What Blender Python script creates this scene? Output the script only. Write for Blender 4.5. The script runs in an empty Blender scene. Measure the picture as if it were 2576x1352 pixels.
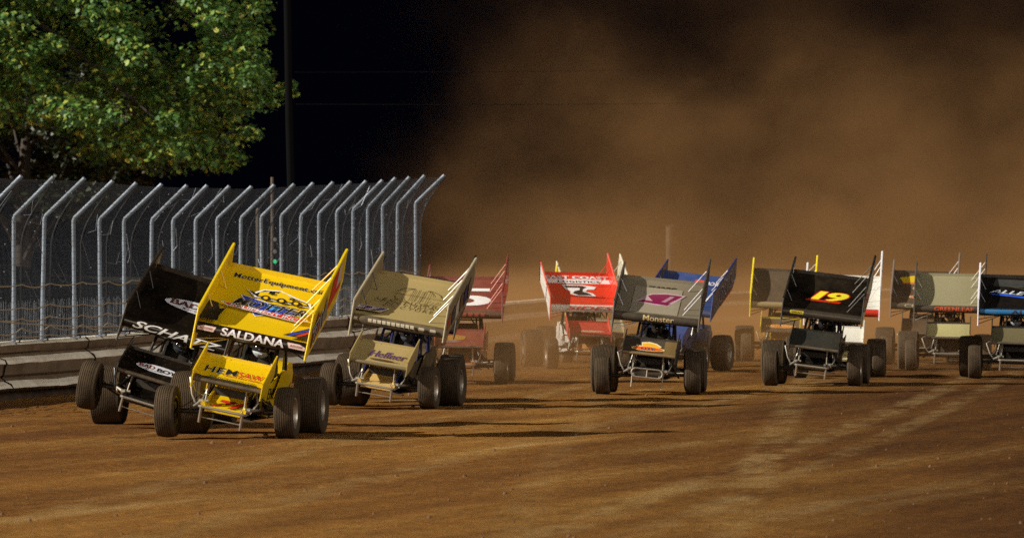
import bpy, bmesh, math, random
from mathutils import Vector, Matrix, noise
random.seed(7)
R = math.radians
sc = bpy.context.scene
COL = sc.collection
# ------------------------------------------------------------------ camera, world, sun, exposure
F = 14311.0            # focal length in pixels of the 2576 wide photograph
HC = 2.25              # camera height
CX, CY = 1288.0, 673.0
cam_d = bpy.data.cameras.new("camera"); cam = bpy.data.objects.new("camera", cam_d); COL.objects.link(cam)
cam_d.sensor_width = 36.0; cam_d.lens = 200.0; cam_d.clip_start = 1.0; cam_d.clip_end = 3000.0
cam_d.shift_y = (CY - 676.0) / 2576.0
cam.location = (0, 0, HC); cam.rotation_euler = (R(90), 0, 0)
sc.camera = cam
cam_d.dof.use_dof = True; cam_d.dof.focus_distance = 84.0; cam_d.dof.aperture_fstop = 5.0
def P(px, py, d):      # photograph pixel + distance -> world point
    return Vector(((px - CX) * d / F, d, HC - (py - CY) * d / F))
SUN_FROM = Vector((-0.84, -0.20, 0.44)).normalized()
EL = math.asin(SUN_FROM.z)
sd = bpy.data.lights.new("floodlight_key", 'SUN'); sd.energy = 5.0; sd.angle = R(0.5); sd.color = (1.0, 0.92, 0.76)
so = bpy.data.objects.new("floodlight_key", sd); COL.objects.link(so)
so.rotation_euler = SUN_FROM.to_track_quat('Z', 'Y').to_euler(); so.location = (-30, 60, 30)
w = bpy.data.worlds.new("World"); sc.world = w; w.use_nodes = True
nt = w.node_tree; nt.nodes.clear()
out = nt.nodes.new('ShaderNodeOutputWorld'); bg = nt.nodes.new('ShaderNodeBackground')
tc = nt.nodes.new('ShaderNodeTexCoord')
def wmath(op, a, b=None):
    n = nt.nodes.new('ShaderNodeMath'); n.operation = op
    for i, v in enumerate((a, b)):
        if v is None: continue
        if isinstance(v, (int, float)): n.inputs[i].default_value = v
        else: nt.links.new(v, n.inputs[i])
    return n.outputs[0]
def lobe(direction, power, strength, color):      # glow of the stadium lights round the track
    d = nt.nodes.new('ShaderNodeVectorMath'); d.operation = 'DOT_PRODUCT'
    nrm = nt.nodes.new('ShaderNodeVectorMath'); nrm.operation = 'NORMALIZE'
    nt.links.new(tc.outputs['Generated'], nrm.inputs[0]); nt.links.new(nrm.outputs[0], d.inputs[0])
    d.inputs[1].default_value = Vector(direction).normalized()
    v = wmath('POWER', wmath('MAXIMUM', d.outputs['Value'], 0.0), power)
    v = wmath('MULTIPLY', v, strength)
    m = nt.nodes.new('ShaderNodeVectorMath'); m.operation = 'SCALE'
    m.inputs[0].default_value = color; nt.links.new(v, m.inputs['Scale'])
    return m.outputs[0]
LOBES = [((-0.35, -1, 0.14), 60, 3.4, (1.0, 0.88, 0.70)),
         ((-1.0, -0.35, 0.35), 14, 0.25, (0.75, 0.86, 1.0)),
         ((0.9, -0.65, 0.55), 30, 4.6, (1.0, 0.91, 0.78))]
acc = None
for L in LOBES:
    o_ = lobe(*L)
    if acc is None: acc = o_
    else:
        a_ = nt.nodes.new('ShaderNodeVectorMath'); a_.operation = 'ADD'
        nt.links.new(acc, a_.inputs[0]); nt.links.new(o_, a_.inputs[1]); acc = a_.outputs[0]
a_ = nt.nodes.new('ShaderNodeVectorMath'); a_.operation = 'ADD'
nt.links.new(acc, a_.inputs[0]); a_.inputs[1].default_value = (0.0004, 0.0005, 0.0014)
nt.links.new(a_.outputs[0], bg.inputs['Color']); bg.inputs['Strength'].default_value = 1.0
nt.links.new(bg.outputs[0], out.inputs['Surface'])
sc.view_settings.view_transform = 'Standard'; sc.view_settings.look = 'None'
sc.view_settings.exposure = 0.45; sc.view_settings.gamma = 1.0
sc.cycles.max_bounces = 6; sc.cycles.diffuse_bounces = 2; sc.cycles.volume_bounces = 0
sc.cycles.use_denoising = False
sc.cycles.transparent_max_bounces = 12
sc.cycles.volume_step_rate = 1.0

# ------------------------------------------------------------------ helpers
def lin(c):
    return tuple(((x / 255) / 12.92 if x / 255 <= 0.04045 else ((x / 255 + 0.055) / 1.055) ** 2.4) for x in c)
def link_in(nt, node, name, val):
    s = node.inputs[name]
    if hasattr(val, 'is_linked') or isinstance(val, bpy.types.NodeSocket): nt.links.new(val, s)
    else: s.default_value = val
MATS = {}
def mat(name, color, rough=0.5, metal=0.0, dirt=0.0, dirt_col=(0.16, 0.10, 0.055), dscale=3.0, bump=0.0, bscale=30.0, coat=0.0, spec=0.5, spat=0.0):
    if name in MATS: return MATS[name]
    m = bpy.data.materials.new(name); m.use_nodes = True
    n = m.node_tree; b = n.nodes['Principled BSDF']
    b.inputs['Roughness'].default_value = rough; b.inputs['Metallic'].default_value = metal
    b.inputs['Coat Weight'].default_value = coat; b.inputs['Specular IOR Level'].default_value = spec
    t = n.nodes.new('ShaderNodeTexCoord')
    ns = n.nodes.new('ShaderNodeTexNoise'); ns.inputs['Scale'].default_value = dscale; ns.inputs['Detail'].default_value = 8
    ns.inputs['Roughness'].default_value = 0.65
    n.links.new(t.outputs['Object'], ns.inputs['Vector'])
    cr = n.nodes.new('ShaderNodeMapRange'); cr.inputs['From Min'].default_value = 0.35; cr.inputs['From Max'].default_value = 0.7
    cr.inputs['To Min'].default_value = max(0, dirt - 0.25); cr.inputs['To Max'].default_value = min(1, dirt + min(dirt, 0.25))
    n.links.new(ns.outputs['Fac'], cr.inputs['Value'])
    mx = n.nodes.new('ShaderNodeMix'); mx.data_type = 'RGBA'
    mx.inputs[6].default_value = (*color, 1); mx.inputs[7].default_value = (*dirt_col, 1)
    n.links.new(cr.outputs[0], mx.inputs[0]); n.links.new(mx.outputs[2], b.inputs['Base Color'])
    if spat > 0:      # mud spatter
        n3 = n.nodes.new('ShaderNodeTexNoise'); n3.inputs['Scale'].default_value = 26; n3.inputs['Detail'].default_value = 4; n3.inputs['Roughness'].default_value = 0.7
        n.links.new(t.outputs['Object'], n3.inputs['Vector'])
        s3 = n.nodes.new('ShaderNodeMapRange'); s3.inputs['From Min'].default_value = 0.60; s3.inputs['From Max'].default_value = 0.66; s3.inputs['To Max'].default_value = spat
        n.links.new(n3.outputs['Fac'], s3.inputs['Value'])
        m3 = n.nodes.new('ShaderNodeMix'); m3.data_type = 'RGBA'; n.links.new(s3.outputs[0], m3.inputs[0])
        n.links.new(mx.outputs[2], m3.inputs[6]); m3.inputs[7].default_value = (*[q * 0.6 for q in dirt_col], 1); n.links.new(m3.outputs[2], b.inputs['Base Color'])
    if dirt > 0.05:
        rr = n.nodes.new('ShaderNodeMapRange'); rr.inputs['To Min'].default_value = rough; rr.inputs['To Max'].default_value = 0.9
        n.links.new(cr.outputs[0], rr.inputs['Value']); n.links.new(rr.outputs[0], b.inputs['Roughness'])
    if bump > 0:
        n2 = n.nodes.new('ShaderNodeTexNoise'); n2.inputs['Scale'].default_value = bscale; n2.inputs['Detail'].default_value = 6
        n.links.new(t.outputs['Object'], n2.inputs['Vector'])
        bp = n.nodes.new('ShaderNodeBump'); bp.inputs['Strength'].default_value = bump; bp.inputs['Distance'].default_value = 0.02
        n.links.new(n2.outputs['Fac'], bp.inputs['Height']); n.links.new(bp.outputs[0], b.inputs['Normal'])
    MATS[name] = m
    return m
def emis(name, color, strength):
    m = bpy.data.materials.new(name); m.use_nodes = True
    b = m.node_tree.nodes['Principled BSDF']; b.inputs['Base Color'].default_value = (*color, 1)
    b.inputs['Emission Color'].default_value = (*color, 1); b.inputs['Emission Strength'].default_value = strength
    MATS[name] = m; return m

class MB:
    def __init__(s): s.v = []; s.f = []; s.m = []
    def add(s, vs, fs, mi=0, M=None):
        k = len(s.v)
        s.v += [tuple(M @ Vector(q)) if M else tuple(q) for q in vs]
        s.f += [tuple(i + k for i in f) for f in fs]; s.m += [mi] * len(fs)
    def box(s, c, d, mi=0, M=None, top=1.0):
        x, y, z = c; a, b, h = d[0] / 2, d[1] / 2, d[2] / 2
        vs = [(x - a, y - b, z - h), (x + a, y - b, z - h), (x + a, y + b, z - h), (x - a, y + b, z - h),
              (x - a * top, y - b * top, z + h), (x + a * top, y - b * top, z + h), (x + a * top, y + b * top, z + h), (x - a * top, y + b * top, z + h)]
        s.add(vs, [(3, 2, 1, 0), (4, 5, 6, 7), (0, 1, 5, 4), (1, 2, 6, 5), (2, 3, 7, 6), (3, 0, 4, 7)], mi, M)
    def tube(s, pts, r, n=8, mi=0, closed=False, M=None, cap=True):
        pts = [Vector(p) for p in pts]; N = len(pts); vs = []; fs = []
        up = None
        for i, p in enumerate(pts):
            if closed: t = (pts[(i + 1) % N] - pts[i - 1])
            elif i == 0: t = pts[1] - p
            elif i == N - 1: t = p - pts[-2]
            else: t = (pts[i + 1] - p).normalized() + (p - pts[i - 1]).normalized()
            if t.length < 1e-9: t = Vector((0, 0, 1))
            t.normalize()
            if up is None or abs(up.dot(t)) > 0.98:
                up = Vector((0, 0, 1)) if abs(t.z) < 0.9 else Vector((1, 0, 0))
            a = t.cross(up).normalized(); b = a.cross(t).normalized(); up = b
            rr = r[i] if isinstance(r, (list, tuple)) else r
            for k in range(n):
                an = 2 * math.pi * k / n
                vs.append(p + a * (rr * math.cos(an)) + b * (rr * math.sin(an)))
        m = N if closed else N - 1
        for i in range(m):
            j = (i + 1) % N
            for k in range(n):
                l = (k + 1) % n
                fs.append((i * n + k, i * n + l, j * n + l, j * n + k))
        if not closed and cap:
            fs.append(tuple(range(n - 1, -1, -1))); fs.append(tuple(range((N - 1) * n, N * n)))
        s.add(vs, fs, mi, M)
    def lathe(s, prof, n=32, mi=0, M=None, axis='X', cap=False):   # prof: (a along axis, radius)
        vs = []; fs = []
        for (a, r) in prof:
            for k in range(n):
                t = 2 * math.pi * k / n
                c, d = r * math.cos(t), r * math.sin(t)
                vs.append((a, c, d) if axis == 'X' else ((c, d, a) if axis == 'Z' else (d, a, c)))
        for i in range(len(prof) - 1):
            for k in range(n):
                l = (k + 1) % n
                fs.append((i * n + k, i * n + l, (i + 1) * n + l, (i + 1) * n + k))
        if cap:
            fs.append(tuple(range(n - 1, -1, -1))); fs.append(tuple(range((len(prof) - 1) * n, len(prof) * n)))
        s.add(vs, fs, mi, M)
    def slab_yz(s, poly, x0, x1, mi=0, M=None):      # polygon in (y,z) extruded in x
        n = len(poly)
        vs = [(x0, y, z) for y, z in poly] + [(x1, y, z) for y, z in poly]
        fs = [tuple(range(n)), tuple(range(2 * n - 1, n - 1, -1))] + [(i, i + n, (i + 1) % n + n, (i + 1) % n) for i in range(n)]
        s.add(vs, fs, mi, M)
    def sweep_x(s, prof, x0, x1, mi=0, closed=True, nx=1):   # (y,z) profile swept along x
        n = len(prof); vs = []; fs = []
        for i in range(nx + 1):
            x = x0 + (x1 - x0) * i / nx
            vs += [(x, y, z) for y, z in prof]
        for i in range(nx):
            for k in range(n if closed else n - 1):
                l = (k + 1) % n
                fs.append((i * n + k, i * n + l, (i + 1) * n + l, (i + 1) * n + k))
        if closed:
            fs.append(tuple(range(n - 1, -1, -1))); fs.append(tuple(range(nx * n, (nx + 1) * n)))
        s.add(vs, fs, mi)
    def mesh(s, name, mats, smooth=False, angle=40):
        me = bpy.data.meshes.new(name); me.from_pydata(s.v, [], s.f); me.update()
        bm = bmesh.new(); bm.from_mesh(me); bmesh.ops.recalc_face_normals(bm, faces=bm.faces); bm.to_mesh(me); bm.free()
        for m in (mats if isinstance(mats, (list, tuple)) else [mats]): me.materials.append(m)
        me.polygons.foreach_set('material_index', s.m)
        if smooth:
            me.polygons.foreach_set('use_smooth', [True] * len(me.polygons))
            me.set_sharp_from_angle(angle=R(angle))
        return me
    def build(s, name, mats, parent=None, M=None, smooth=False, angle=40):
        o = bpy.data.objects.new(name, s.mesh(name, mats, smooth, angle)); COL.objects.link(o)
        if parent: o.parent = parent
        if M is not None: o.matrix_local = M
        return o
def tag(o, label=None, cat=None, group=None, kind=None):
    if label: o['label'] = label
    if cat: o['category'] = cat
    if group: o['group'] = group
    if kind: o['kind'] = kind
    return o
def empty(name, loc, rz=0):
    o = bpy.data.objects.new(name, None); COL.objects.link(o); o.location = loc; o.rotation_euler = (0, 0, rz)
    o.empty_display_size = 0.3
    return o

# ------------------------------------------------------------------ ground
def interp(tab, x):
    if x <= tab[0][0]: a, b = tab[0], tab[1]
    elif x >= tab[-1][0]: a, b = tab[-2], tab[-1]
    else:
        for i in range(len(tab) - 1):
            if tab[i][0] <= x <= tab[i + 1][0]: a, b = tab[i], tab[i + 1]; break
    t = (x - a[0]) / (b[0] - a[0])
    return [a[k] + (b[k] - a[k]) * t for k in range(1, len(a))]
def catmull(pts, sub):
    out = []
    n = len(pts)
    for i in range(n - 1):
        p0, p1, p2, p3 = pts[max(i - 1, 0)], pts[i], pts[i + 1], pts[min(i + 2, n - 1)]
        for k in range(sub):
            t = k / sub
            out.append(0.5 * ((2 * p1) + (p2 - p0) * t + (2 * p0 - 5 * p1 + 4 * p2 - p3) * t * t + (3 * p1 - p0 - 3 * p2 + p3) * t ** 3))
    out.append(pts[-1]); return out

gm = bpy.data.materials.new("track_dirt"); gm.use_nodes = True
n = gm.node_tree; b = n.nodes['Principled BSDF']; b.inputs['Roughness'].default_value = 0.85; b.inputs['Specular IOR Level'].default_value = 0.12
t = n.nodes.new('ShaderNodeTexCoord')
def gnoise(scale, sx, sy, rot, detail=6, rough=0.6, dist=0.0):
    mp = n.nodes.new('ShaderNodeMapping'); mp.vector_type = 'TEXTURE'
    mp.inputs['Rotation'].default_value = (0, 0, rot); mp.inputs['Scale'].default_value = (sx, sy, 1)
    n.links.new(t.outputs['Object'], mp.inputs['Vector'])
    q = n.nodes.new('ShaderNodeTexNoise'); q.inputs['Scale'].default_value = scale; q.inputs['Detail'].default_value = detail
    q.inputs['Roughness'].default_value = rough; q.inputs['Distortion'].default_value = dist
    n.links.new(mp.outputs[0], q.inputs['Vector']); return q.outputs['Fac']
def gramp(v, stops):
    c = n.nodes.new('ShaderNodeValToRGB'); e = c.color_ramp.elements
    e[0].position, e[0].color = stops[0][0], (*stops[0][1], 1)
    e[1].position, e[1].color = stops[-1][0], (*stops[-1][1], 1)
    for p_, q_ in stops[1:-1]:
        x = e.new(p_); x.color = (*q_, 1)
    n.links.new(v, c.inputs[0]); return c.outputs[0]
def gmix(f, a, b_, mode='MIX'):
    m = n.nodes.new('ShaderNodeMix'); m.data_type = 'RGBA'; m.blend_type = mode
    for s_, v in ((0, f), (6, a), (7, b_)):
        if isinstance(v, bpy.types.NodeSocket): n.links.new(v, m.inputs[s_])
        else: m.inputs[s_].default_value = v if s_ == 0 else (*v, 1)
    return m.outputs[2]
def gmath(op, a, b_):
    m = n.nodes.new('ShaderNodeMath'); m.operation = op
    for i, v in enumerate((a, b_)):
        if isinstance(v, bpy.types.NodeSocket): n.links.new(v, m.inputs[i])
        else: m.inputs[i].default_value = v
    return m.outputs[0]
broad = gnoise(0.22, 1, 7, R(-14), 4, 0.55, 0.6)
streak = gnoise(0.9, 1, 14, R(-16), 5, 0.6, 0.3)
fine = gnoise(2.4, 1, 1.2, R(-10), 10, 0.82)
grit = gnoise(9.0, 1, 1.0, 0, 8, 0.8)
c0 = gramp(broad, [(0.34, (0.14, 0.062, 0.022)), (0.5, (0.25, 0.125, 0.036)), (0.64, (0.38, 0.215, 0.062))])
c1 = gramp(streak, [(0.36, (0.13, 0.060, 0.025)), (0.52, (0.28, 0.145, 0.045)), (0.62, (0.40, 0.25, 0.09)), (0.72, (0.58, 0.46, 0.28))])
c2 = gmix(0.5, c0, c1)
c3 = gmix(0.75, c2, gramp(fine, [(0.3, (0.28, 0.25, 0.24)), (0.5, (0.52, 0.50, 0.5)), (0.72, (0.82, 0.78, 0.72))]), 'OVERLAY')
c3 = gmix(0.55, c3, gramp(grit, [(0.38, (0.22, 0.22, 0.22)), (0.62, (0.76, 0.76, 0.76))]), 'OVERLAY')
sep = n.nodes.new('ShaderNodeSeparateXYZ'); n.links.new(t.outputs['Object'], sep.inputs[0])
light_falloff = n.nodes.new('ShaderNodeMapRange'); light_falloff.interpolation_type = 'SMOOTHSTEP'  # light falling off to the right, multiplied into the dirt colour
n.links.new(gmath('ADD', gmath('ADD', sep.outputs[0], gmath('MULTIPLY', sep.outputs[1], -0.055)), gmath('MULTIPLY', gmath('SUBTRACT', gnoise(0.35, 1, 4, R(-14), 4, 0.6, 0.6), 0.5), 9.0)), light_falloff.inputs['Value'])
light_falloff.inputs['From Min'].default_value = -5.0; light_falloff.inputs['From Max'].default_value = 2.5
c3 = gmix(1.0, c3, gmix(light_falloff.outputs[0], (0.74, 0.66, 0.50), (0.32, 0.26, 0.19)), 'MULTIPLY')
def tyre_mark(a, b_, c_, wdt, amt):
    global c3
    u = gmath('SUBTRACT', sep.outputs[0], gmath('ADD', gmath('ADD', gmath('MULTIPLY', sep.outputs[1], b_), a), gmath('MULTIPLY', gmath('MULTIPLY', sep.outputs[1], sep.outputs[1]), c_)))
    q = n.nodes.new('ShaderNodeMapRange'); q.interpolation_type = 'SMOOTHSTEP'
    amt *= 0.28
    n.links.new(gmath('ABSOLUTE', u, 0.0), q.inputs['Value']); q.inputs['From Min'].default_value = wdt * 0.3; q.inputs['From Max'].default_value = wdt
    q.inputs['To Min'].default_value = amt; q.inputs['To Max'].default_value = 0.0
    nb = n.nodes.new('ShaderNodeMapRange'); n.links.new(gnoise(1.3, 1, 3, R(-8), 6, 0.75), nb.inputs['Value']); nb.inputs['From Min'].default_value = 0.42; nb.inputs['From Max'].default_value = 0.58
    c3 = gmix(gmath('MULTIPLY', q.outputs[0], nb.outputs[0]), c3, (0.50, 0.36, 0.16))
for m_ in ((-7.2, 0.165, -0.0002, 0.32, .8), (-6.4, 0.165, -0.0002, 0.26, .6), (-1.2, 0.062, 0.0, 0.34, .7), (-7.5, 0.075, 0.0004, 0.4, .6), (-9.5, 0.10, 0.0, 0.3, .7), (-1.5, 0.03, 0.0, 0.3, .4)):
    tyre_mark(*m_)
far = n.nodes.new('ShaderNodeMapRange'); n.links.new(sep.outputs[1], far.inputs['Value'])
far.inputs['From Min'].default_value = 262; far.inputs['From Max'].default_value = 268
c3 = gmix(far.outputs[0], c3, (0.012, 0.013, 0.009))
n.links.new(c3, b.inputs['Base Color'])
hh = gmath('ADD', gmath('MULTIPLY', fine, 1.0), gmath('MULTIPLY', grit, 0.5))
hh = gmath('ADD', hh, gmath('MULTIPLY', gnoise(2.2, 1, 6, R(-15), 5, 0.6, 0.5), 1.6))
bp = n.nodes.new('ShaderNodeBump'); bp.inputs['Strength'].default_value = 0.9; bp.inputs['Distance'].default_value = 0.06
n.links.new(hh, bp.inputs['Height']); n.links.new(bp.outputs[0], b.inputs['Normal'])

# wall line: (y, x, z of the wall's top)
WALL = [(-20, -31.0, 0.95), (20, -23.3, 0.95), (60, -15.6, 0.95), (97, -8.7, 0.975), (116, -5.45, 1.12), (136, -2.35, 1.22), (160, 0.15, 1.30)]
wp = [Vector((x, y, z)) for y, x, z in WALL] + [Vector((3.4, 188, 1.37)), Vector((8.8, 214, 1.36)), Vector((15.5, 236, 1.37)), Vector((24, 250, 1.37)), Vector((38, 262, 1.37)), Vector((60, 266, 1.37)), Vector((90, 255, 1.37))]
wl = catmull(wp, 14)
def wall_x(y): return interp(WALL, y)[0]
def wall_top(y): return interp(WALL, y)[1]

def fbm(x, y, s, o=3):
    v = 0; a = 1
    for i in range(o):
        v += a * noise.noise((x * s, y * s, i * 7.3)); s *= 2.1; a *= 0.5
    return v
ys = [-30, 0, 20, 34]
while ys[-1] < 150: ys.append(ys[-1] + 0.16 + max(0, ys[-1] - 60) * 0.004)
while ys[-1] < 600: ys.append(ys[-1] * 1.03)
ys += [800, 1400]
xs = [-900, -300, -100, -60, -40, -30, -24] + [-20 + 0.4 * i for i in range(96)] + [19, 22, 26, 32, 40, 60, 100, 300, 900]
gv = []; gf = []
for y in ys:
    for x in xs:
        z = 0.0
        if 30 < y < 170 and -16 < x < 19:
            xr = x * math.cos(R(14)) - y * math.sin(R(14)) * 1; yr = x * math.sin(R(14)) + y * math.cos(R(14))
            z = 0.026 * fbm(xr * 1.0, yr * 0.28, 0.9, 3) + 0.022 * fbm(x, y * 0.7, 1.8, 3)
        gv.append((x, y, z))
nx = len(xs)
for j in range(len(ys) - 1):
    for i in range(nx - 1):
        gf.append((j * nx + i, j * nx + i + 1, (j + 1) * nx + i + 1, (j + 1) * nx + i))
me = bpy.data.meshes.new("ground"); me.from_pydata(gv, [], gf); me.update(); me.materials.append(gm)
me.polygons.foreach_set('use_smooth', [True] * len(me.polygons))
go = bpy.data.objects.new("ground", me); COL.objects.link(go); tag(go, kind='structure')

# loose clods of dirt
clod = MB(); rnd = random.Random(3)
for i in range(420):
    y = 46 + 70 * rnd.random() ** 1.6; x = rnd.uniform(-0.094, 0.094) * y
    if x < wall_x(y) + 0.6: continue
    r = rnd.choice((0.006, 0.008, 0.010, 0.014, 0.020)) * rnd.uniform(0.7, 1.2)
    vs = []; 
    for k in range(6):
        a = k * math.pi / 3 + rnd.random() * 0.6
        vs.append((x + r * 1.5 * math.cos(a), y + r * 1.5 * math.sin(a), -0.01))
    for k in range(5):
        a = k * 2 * math.pi / 5 + rnd.random() * 0.6; q = rnd.uniform(0.5, 0.9)
        vs.append((x + r * q * math.cos(a), y + r * q * math.sin(a), r * rnd.uniform(0.7, 1.2)))
    fs = [(6, 7, 8, 9, 10)] + [(k, (k + 1) % 6, 6 + min((k + 1) * 5 // 6, 4) % 5, 6 + (k * 5 // 6) % 5) for k in range(6)]
    fs = [tuple(dict.fromkeys(f)) for f in fs]
    clod.add(vs, fs)
clod.build('dirt_clods', mat('clod_dirt', (0.13, 0.065, 0.03), 0.95))
tag(bpy.data.objects['dirt_clods'], 'small loose clods of brown dirt scattered over the track', 'dirt clods', kind='stuff')

# ------------------------------------------------------------------ wall
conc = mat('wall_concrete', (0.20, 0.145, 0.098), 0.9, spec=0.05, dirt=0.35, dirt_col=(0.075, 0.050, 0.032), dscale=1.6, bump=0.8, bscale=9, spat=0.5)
pale = mat('wall_lit_edge', (0.90, 0.86, 0.76), 0.6, spec=0.15, dirt=0.28, spat=0.7, dirt_col=(0.30, 0.20, 0.09), dscale=1.3, bump=0.6, bscale=7)  # worn concrete, whitened further to carry the light on the ledges
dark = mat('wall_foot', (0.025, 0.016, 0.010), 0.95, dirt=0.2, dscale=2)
# profile fractions: (offset to the track, height fraction, wave, material of the strip to the next point)
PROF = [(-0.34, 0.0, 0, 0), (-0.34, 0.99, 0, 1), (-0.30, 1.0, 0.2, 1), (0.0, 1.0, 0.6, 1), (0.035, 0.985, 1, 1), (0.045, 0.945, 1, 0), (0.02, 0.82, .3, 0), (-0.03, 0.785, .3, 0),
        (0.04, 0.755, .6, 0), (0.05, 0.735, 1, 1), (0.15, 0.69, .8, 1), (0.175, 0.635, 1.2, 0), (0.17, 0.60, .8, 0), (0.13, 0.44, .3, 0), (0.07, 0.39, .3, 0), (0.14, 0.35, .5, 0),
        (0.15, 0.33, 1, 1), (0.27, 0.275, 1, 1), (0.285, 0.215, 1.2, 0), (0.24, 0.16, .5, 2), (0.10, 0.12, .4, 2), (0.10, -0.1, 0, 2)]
wall = MB()
npf = len(PROF)
fine_wl = []
for i in range(len(wl) - 1):
    L_ = (wl[i + 1] - wl[i]).length; k = max(1, int(L_ / 0.35))
    for j in range(k): fine_wl.append(wl[i].lerp(wl[i + 1], j / k))
fine_wl.append(wl[-1])
vs = []; fs = []; mi = []
for i, p in enumerate(fine_wl):
    tdir = (fine_wl[min(i + 1, len(fine_wl) - 1)] - fine_wl[max(i - 1, 0)]); tdir.z = 0; tdir.normalize()
    nn = Vector((tdir.y, -tdir.x, 0))
    s_ = i * 0.35
    for k, (o_, hf, wv, m_) in enumerate(PROF):
        off = o_ + wv * (0.035 * noise.noise((s_ * 0.35, k * 0.9, 0)) + 0.015 * noise.noise((s_ * 1.7, k * 2, 4)))
        z = p.z * hf + wv * (0.028 * noise.noise((s_ * 0.22, hf * 3, 9)) + 0.018 * noise.noise((s_ * 1.1, hf * 5, 2)))
        vs.append((p.x + nn.x * off, p.y + nn.y * off, z))
for i in range(len(fine_wl) - 1):
    for k in range(npf - 1):
        fs.append((i * npf + k, i * npf + k + 1, (i + 1) * npf + k + 1, (i + 1) * npf + k)); mi.append(PROF[k][3])
wall.v, wall.f, wall.m = vs, fs, mi
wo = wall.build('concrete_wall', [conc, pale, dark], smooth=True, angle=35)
tag(wo, 'long dirt-stained concrete wall with pale chipped ledges, light painted in, round the track', 'wall')
# joints in the wall as cracks
ck = MB(); acc_l = 0
for i in range(1, len(fine_wl) - 1):
    acc_l += (fine_wl[i] - fine_wl[i - 1]).length
    if acc_l > 6.0 and 60 < fine_wl[i].y < 145:
        acc_l = 0; p = fine_wl[i]; t_ = (fine_wl[i + 1] - p); t_.z = 0; t_.normalize(); nn = Vector((t_.y, -t_.x, 0))
        pts = []
        for k in range(3, 20):
            o_, hf = PROF[k][0], PROF[k][1]
            q = p + nn * (o_ + 0.012) + t_ * rnd.uniform(-0.08, 0.08); q.z = p.z * hf; pts.append(q)
        ck.tube(pts, 0.018, 5)
ck.build('joint_crack', mat('crack', (0.006, 0.004, 0.003), 1.0), wo)

# bank and field behind the wall
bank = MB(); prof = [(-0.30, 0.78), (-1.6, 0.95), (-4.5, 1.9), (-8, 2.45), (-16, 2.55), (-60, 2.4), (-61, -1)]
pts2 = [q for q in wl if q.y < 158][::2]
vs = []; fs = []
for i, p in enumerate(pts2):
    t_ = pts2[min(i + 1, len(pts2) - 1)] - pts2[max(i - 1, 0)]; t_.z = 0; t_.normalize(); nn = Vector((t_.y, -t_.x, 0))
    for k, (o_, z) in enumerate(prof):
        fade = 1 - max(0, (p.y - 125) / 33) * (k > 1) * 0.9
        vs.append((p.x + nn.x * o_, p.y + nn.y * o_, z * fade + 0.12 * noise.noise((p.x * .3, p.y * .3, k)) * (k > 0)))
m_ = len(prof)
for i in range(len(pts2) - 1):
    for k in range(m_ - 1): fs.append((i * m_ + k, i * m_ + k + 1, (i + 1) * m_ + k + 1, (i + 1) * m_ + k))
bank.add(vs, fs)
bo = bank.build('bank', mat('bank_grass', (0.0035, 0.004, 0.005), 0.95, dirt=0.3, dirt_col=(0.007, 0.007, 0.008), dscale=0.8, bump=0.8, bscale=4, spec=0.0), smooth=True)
tag(bo, kind='structure')

# ------------------------------------------------------------------ catch fence
galv = mat('galvanised_steel', (0.25, 0.31, 0.41), 0.5, 0.2, dirt=0.35, dirt_col=(0.09, 0.085, 0.08), dscale=2.5)
wire = mat('fence_wire', (0.075, 0.086, 0.11), 0.5, 0.3)
wire2 = mat('fence_wire_bright', (0.30, 0.33, 0.39), 0.45, 0.3)
fence = empty('catch_fence', (-8.7, 97, 0)); tag(fence, 'tall catch fence of bent steel posts and wire mesh on the wall', 'fence')
FI = Matrix.Translation((8.7, -97, 0))
PX = [35, 112, 185, 250, 312, 382, 435, 492, 546, 606, 657, 707, 757, 802, 847, 888, 925, 962, 1000, 1045]
PB = [545, 545, 550, 552, 552, 552, 553, 552, 550, 548, 545, 543, 542, 538, 532, 527, 522, 518, 515, 510]
TX = [135, 213, 284, 343, 407, 470, 521, 577, 633, 690, 740, 788, 838, 882, 921, 962, 995, 1030, 1068, 1118]
TY = [445, 448, 455, 460, 463, 466, 466, 468, 469, 465, 463, 460, 458, 456, 455, 453, 447, 445, 441, 440]
posts = []
for i in range(20):
    # distance at which the wall line is seen at this pixel column
    best = min(fine_wl, key=lambda q: abs(CX + F * q.x / max(q.y, 1) - PX[i]) if q.y > 90 and q.y < 145 else 1e9)
    d = best.y; base = Vector((best.x, d, wall_top(d) - 0.02))
    bend = P(PX[i], PB[i], d); bend.x = base.x + (bend.x - base.x) * 1.0
    tip = P(TX[i], TY[i], d - 0.25)
    posts.append((base, bend, tip))
dv = posts[0][0] - posts[3][0]; dv /= 3
for k in range(1, 7):
    b0, b1, b2 = posts[0] if k == 1 else posts[0]
    posts.insert(0, tuple(q + dv * 1.05 for q in posts[0]))
meshbays = []
for k, (a, b1, c) in enumerate(posts):
    m = MB(); m.tube([a, a.lerp(b1, 0.98), b1.lerp(c, 0.03), c], 0.038, 10)
    m.box((a.x, a.y, a.z + 0.012), (0.16, 0.16, 0.024))
    m.build('post', galv, fence, FI, smooth=True)
def prof_pt(a, b1, c, t):   # smooth bent line the wire follows, slightly on the track side
    off = Vector((0.10, 0, 0))
    A = a + off; Bm = b1 + off * 1.0 + Vector((0.03, 0, -0.06)); Cc = c + Vector((0.03, 0, -0.05))
    if t < 0.62: return A.lerp(A.lerp(Bm, 0.80), t / 0.62)
    u = (t - 0.62) / 0.38; p0 = A.lerp(Bm, 0.80)
    return p0 * (1 - u) ** 2 + Bm * 2 * u * (1 - u) + Cc * u * u
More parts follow.
